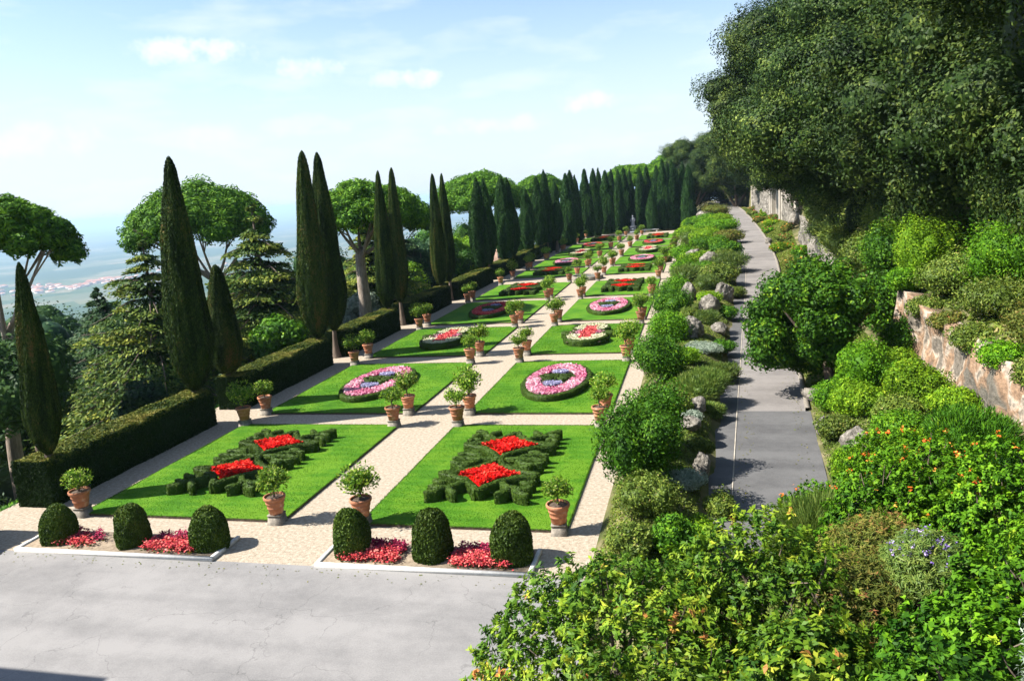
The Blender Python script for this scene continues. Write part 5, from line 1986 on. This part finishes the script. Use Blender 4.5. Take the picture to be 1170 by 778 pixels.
def leafy_bush(name, x, y, ztop, rx, ry, rz, mat, label, seed, tips, per, L, W, blooms=None, branches=10, core=0, cat='shrub', up=.55):
    """bush of leaf rosettes at the twig ends"""
    rng = RS(seed)
    z = gz(x, y)
    t = empty(name, (x, y, z - .1))
    cz = ztop - z - rz
    c = np.array([0, 0, cz])
    tips = int(tips * 3.4)
    d = sphere_dirs(tips, rng)
    m = 1 + .22 * snoise(d, seed, 2.6, 3)
    sh = 1 - .42 * rng.rand(tips) ** 1.5
    P = c + d * np.array([rx, ry, rz]) * (m * sh)[:, None]
    k = P[:, 2] > .05
    P, d = P[k], d[k]
    ax = unit(d * .8 + np.array([0, 0, up]) + .45 * rng.randn(len(P), 3))
    g = Geo()
    n = len(P)
    tb = .36 + .22 * snoise(P, seed + 2, 1.8, 3) + .19 * rng.randn(n)
    along = rng.rand(n * per, 1)
    pp = np.repeat(P, per, 0) + np.repeat(ax, per, 0) * (along * L * 1.3)
    dd = np.repeat(ax, per, 0) * .55 + unit(rng.randn(n * per, 3)) * .9
    pp = pp + unit(dd) * L * .45
    tt = np.repeat(tb, per) + .08 * rng.randn(n * per) + .22 * (along[:, 0] - .5)
    leaves(g, pp, np.repeat(ax, per, 0) * 1.0 + unit(rng.randn(n * per, 3)) * .55, L, W, rng, spread=.12, tint=tt, fold=.22, head=unit(dd) * 2)
    if core:
        blob_core(g, c, np.array([rx, ry, rz]) * core * .8, seed, .2, tint=.05)
    build('foliage', g, mat, t)
    b = Geo()
    for j in range(branches):
        i = rng.randint(n)
        e = P[i]
        mid = e * np.array([.45, .45, .6]) + rng.randn(3) * .12
        tube(b, [(.1 * rng.randn(), .1 * rng.randn(), 0), tuple(mid), tuple(e)], [.05, .03, .010], 6)
    for j in range(n // 16):
        e = P[j]
        s = e - ax[j] * L * 4 * (.6 + .8 * rng.rand()) + rng.randn(3) * L * .5
        tube(b, [tuple(s), tuple((s + e) / 2 + rng.randn(3) * .01), tuple(e)], [.009, .007, .005], 4)
    build('branches', b, M['bark'], t)
    if blooms:
        f = Geo()
        q = P[(P[:, 2] > cz + rz * .05)]
        q = q[rng.choice(len(q), blooms[1])]
        for j in range(len(q)):
            flowers(f, q[j] + np.array([0, 0, L * 1.5]) + rng.randn(7, 3) * blooms[2] * .6, rng, size=blooms[2], lift=.02, k=1, tintb=np.full(7, rng.rand()))
        build('blossom', f, blooms[0], t)
    return tag(t, label, cat, 'shrubs below the viewpoint')


leafy_bush('arbutus_shrub', -1.0, 8.4, 5.75, 1.75, 1.5, 1.75, M['arbutus'], 'big yellow-green shrub covering the plaza corner in front', 71, 950, 15, .088, .036, branches=22)
leafy_bush('arbutus_shrub', .75, 9.2, 6.0, 1.35, 1.3, 1.9, M['arbutus'], 'yellow-green shrub with red twigs before the road end', 72, 700, 15, .086, .036, branches=18)
leafy_bush('arbutus_shrub', -.2, 6.4, 5.6, 1.3, 1.1, 1.2, M['arbutus'], 'darker glossy yellow-green shrub at the bottom edge, middle', 73, 560, 15, .082, .034, branches=12)
leafy_bush('flowering_shrub', 3.2, 13.2, 5.15, 1.2, 1.2, 1.3, M['lantana'], 'rounded fresh green shrub with few orange flowers, centre of the slope', 74, 800, 13, .075, .045, (M['orange'], 14, .045))
leafy_bush('flowering_shrub', 4.6, 12.6, 5.65, 1.3, 1.3, 1.4, M['lantana'], 'big green shrub with orange flowers at the right edge', 75, 900, 13, .075, .045, (M['orange'], 34, .045))
leafy_bush('flowering_shrub', 4.3, 16.5, 4.65, 1.7, 1.5, 1.2, M['lantana'], 'green shrub with many orange flowers under the dark cushion shrub', 76, 900, 12, .075, .045, (M['orange'], 55, .055))
leafy_bush('flowering_shrub', 2.3, 16.2, 3.6, 1.0, 1.0, 1.0, M['lantana'], 'small green shrub with orange tips by the road edge', 77, 420, 12, .075, .045, (M['orange'], 16, .05))
leafy_bush('green_shrub', 3.3, 8.0, 6.35, 1.0, 1.0, 1.1, M['lantana'], 'leafy green shrub near the bottom right corner', 78, 620, 13, .07, .042)
leafy_bush('green_shrub', 1.9, 6.1, 6.15, .8, .8, .8, M['laurel'], 'dark green leafy shrub at the bottom edge, right', 79, 480, 13, .07, .035)
leafy_bush('heath_shrub', 1.75, 9.2, 5.35, .55, .7, .6, M['dry'], 'bronze and olive heath shrub among the green ones', 80, 700, 10, .085, .016, up=1.1)
shrub('broom_shrub', 2.0, 14.2, .75, 1.75, M['grassy'], 'feathery broom shrub with fine upright stems by the road', 81, 9000, .34, .014, up=1.3, spread=.35, group='shrubs below the viewpoint', core=.5)
shrub('cushion_shrub', 6.9, 21.6, 1.25, 1.7, M['laurel'], 'dark dense cushion shrub in front of the patched wall', 82, 12000, .16, .03, up=.7, spread=.5, group='shrubs below the viewpoint')
leafy_bush('green_shrub', 2.5, 7.0, 6.15, .95, .9, .95, M['lantana'], 'second leafy green shrub at the bottom edge, left of the corner one', 85, 560, 13, .07, .042)
leafy_bush('green_shrub', 3.6, 6.0, 6.6, .8, .8, .9, M['laurel'], 'green shrub filling the lowest right corner behind violet flowers', 86, 500, 13, .07, .04)
leafy_bush('green_shrub', 4.6, 9.6, 6.3, 1.1, 1.0, 1.1, M['lantana'], 'leafy green shrub at the right edge, below the big flowering one', 87, 620, 13, .075, .045)
leafy_bush('arbutus_shrub', .95, 6.9, 5.9, .8, .8, .9, M['arbutus'], 'small yellow-green shrub at the bottom edge beside the dark green one', 88, 460, 14, .09, .04, branches=8)
leafy_bush('heath_shrub', 2.6, 12.0, 4.7, .7, .7, .55, M['dry'], 'bronze heath shrub behind the violet clump', 89, 600, 10, .085, .016, up=1.1)
leafy_bush('lavender_clump', 2.75, 10.2, 5.3, .42, .42, .4, M['grassy'], 'clump with violet flower spikes in the middle of the slope', 83, 420, 9, .10, .014, (M['violet'], 110, .026), up=1.2, branches=0)
leafy_bush('lavender_clump', 3.0, 6.3, 6.45, .5, .5, .45, M['silver'], 'greyish clump with violet flowers in the bottom right corner', 84, 420, 9, .08, .013, (M['violet'], 240, .024), up=1.2, branches=0)

# ------------------------------------------------------------------ low ground cover (uncountable)
rng = RS(321)
gc = Geo()


def scatter(n, xf, yf, L, W, t0, keep=.55, seed=1):
    y = yf(n)
    x = xf(y, n)
    z = height(x, y)
    P = np.stack([x, y, z - .03], -1)
    nn = snoise(P * np.array([1, 1, 0]), seed, .9, 3)
    k = nn > (-1 + keep * .9 - .2)
    P = P[k]
    t = t0 + .18 * rng.randn(len(P)) + .25 * snoise(P, seed + 5, .7, 3)
    leaves(gc, P, np.tile([0, 0, 1.0], (len(P), 1)), L, W, rng, spread=.9, up=.1, tint=t)


scatter(60000, lambda y, n: -2.85 + (road_x(y) - 1.0 + 2.85) * rng.rand(n), lambda n: rng.uniform(18.5, 62, n), .13, .05, .5)
scatter(50000, lambda y, n: -2.75 + (road_x(y) - .9 + 2.75) * rng.rand(n), lambda n: rng.uniform(62, 152, n), .30, .13, .45, keep=.3, seed=2)
scatter(60000, lambda y, n: road_x(y) + 3.05 + (wall_x(y) - road_x(y) - 3.3) * rng.rand(n), lambda n: rng.uniform(20, 62, n), .16, .07, .5, keep=.2, seed=3)
scatter(40000, lambda y, n: road_x(y) + 3.05 + (wall_x(y) - road_x(y) - 3.3) * rng.rand(n), lambda n: rng.uniform(62, 165, n), .26, .11, .55, keep=.1, seed=4)
scatter(60000, lambda y, n: wall_x(y) + .9 + 7 * rng.rand(n), lambda n: rng.uniform(14, 105, n), .30, .14, .4, keep=.1, seed=5)
scatter(70000, lambda y, n: rng.uniform(-2.4, 8.2, n), lambda n: rng.uniform(4.5, 20, n), .11, .04, .45, keep=.1, seed=6)
tag(build('ground_cover', gc, M['cover']), kind='stuff')
gc2 = Geo()
rng = RS(5)
n = 60000
y = rng.uniform(18, 130, n)
x = -24.6 - 26 * rng.rand(n) ** 1.3
P = np.stack([x, y, height(x, y) - .05], -1)
leaves(gc2, P, np.tile([0, 0, 1.0], (n, 1)), .45, .2, rng, spread=.7, up=.3, tint=.35 + .2 * rng.randn(n) + .2 * snoise(P, 3, .3, 3))
tag(build('undergrowth', gc2, M['laurel']), kind='stuff')

M['blade'] = leaf_mat('grass_blades', [(0, (.035, .125, .005)), (.5, (.075, .215, .008)), (.85, (.13, .28, .012)), (1, (.24, .28, .035))], trans=.3, spec=.1, vary=False)
rng = RS(61)
gb = Geo()
for i in range(3):
    y0, y1 = ROWS[i]
    for (x0, x1) in (LEFT, RIGHT):
        n = 46000 if i == 0 else 26000
        edge = int(n * .12)
        P = np.stack([rng.uniform(x0, x1, n), rng.uniform(y0, y1, n), np.full(n, .08)], -1)
        side = rng.randint(0, 4, edge)
        P[:edge, 0] = np.where(side == 0, x0 - .02, np.where(side == 1, x1 + .02, P[:edge, 0])) + .012 * rng.randn(edge)
        P[:edge, 1] = np.where(side == 2, y0 - .02, np.where(side == 3, y1 + .02, P[:edge, 1])) + .012 * rng.randn(edge)
        t = .42 + .16 * rng.randn(n) + .24 * snoise(P, 5, .9, 4) + .18 * np.sign(np.sin(P[:, 1] * 2 * np.pi / 1.05)) * .5
        leaves(gb, P, np.tile([0, 0, 1.0], (n, 1)), .036 if i == 0 else .042, .016 if i == 0 else .022, rng, spread=.75, tint=t, spike=True)
tag(build('grass', gb, M['blade']), kind='stuff')

rng = RS(15)
n = 130
P = np.stack([rng.uniform(-22, -3, n), 18.1 - np.abs(rng.randn(n)) * .35, np.full(n, .012)], -1)
lg = Geo()
leaves(lg, P, np.tile([0, 0, 1.0], (n, 1)), .07, .035, rng, spread=.25, tint=.4 + .3 * rng.rand(n))
n = 420
y = rng.uniform(20, 60, n)
x = road_x(y) + np.where(rng.rand(n) < .5, .1 + np.abs(rng.randn(n)) * .3, 2.6 - np.abs(rng.randn(n)) * .3)
leaves(lg, np.stack([x, y, road_z(y) + .025], -1), np.tile([0, 0, 1.0], (n, 1)), .08, .04, rng, spread=.25, tint=.4 + .4 * rng.rand(n))
tag(build('leaf_litter', lg, M['dry']), kind='stuff')

# ------------------------------------------------------------------ statue, bench, fountain at the garden end
st = empty('statue', (-12.9, 157.0, 0))
g = Geo()
box(g, (0, 0, .15), (1.5, 1.5, .3))
box(g, (0, 0, .75), (1.1, 1.1, .9))
box(g, (0, 0, 1.26), (1.3, 1.3, .12))
build('pedestal', g, M['statue'], st)
g = Geo()
fig = [(.36, 1.32), (.38, 1.5), (.33, 1.9), (.30, 2.2), (.34, 2.5), (.38, 2.75), (.33, 2.9), (.13, 3.0), (.10, 3.06), (.13, 3.12), (.155, 3.25), (.13, 3.38), (.02, 3.46)]
nu = 18
a = np.linspace(0, 2 * np.pi, nu, endpoint=False)
fig = np.array(fig)
v = np.stack([np.stack([r * 1.0 * np.cos(a) * (1 + .07 * np.sin(a * 7 + z * 2) * (z < 2.9)), r * .72 * np.sin(a) + (.06 if z > 3.0 else 0) * -1, np.full(nu, z)], -1) for r, z in fig], 1)
g.add(v.reshape(-1, 3), grid_faces(nu, len(fig), True))
for sx in (-1, 1):
    tube(g, [(sx * .34, 0, 2.78), (sx * .46, -.08, 2.45), (sx * (.30 if sx > 0 else .40), -.32, 2.28)], [.12, .10, .07], 8)
build('figure', g, M['statue'], st, smooth=True)
tag(st, 'grey standing draped figure on a pedestal before the cypress screen', 'statue')
bn = empty('stone_bench', (-9.4, 156.0, 0))
g = Geo()
box(g, (0, 0, .5), (3.2, .6, .14))
build('seat', g, M['whitestone'], bn)
for sx in (-1, 1):
    g = Geo()
    box(g, (sx * 1.2, 0, .215), (.3, .5, .43))
    build('leg', g, M['whitestone'], bn)
tag(bn, 'low white stone bench right of the statue', 'bench')
ft = empty('fountain_basin', (-12.0, 83.2, 0))
g = Geo()
lathe(g, [(1.75, 0), (1.75, .32), (1.68, .42), (1.5, .42), (1.45, .30), (1.45, .2)], 40)
build('rim', g, M['plinth'], ft)
g = Geo()
lathe(g, [(1.46, .28), (.7, .28), (0, .28)], 40)
build('water', g, M['water'], ft)
tag(ft, 'round grey fountain basin in the middle of the crossing', 'fountain')
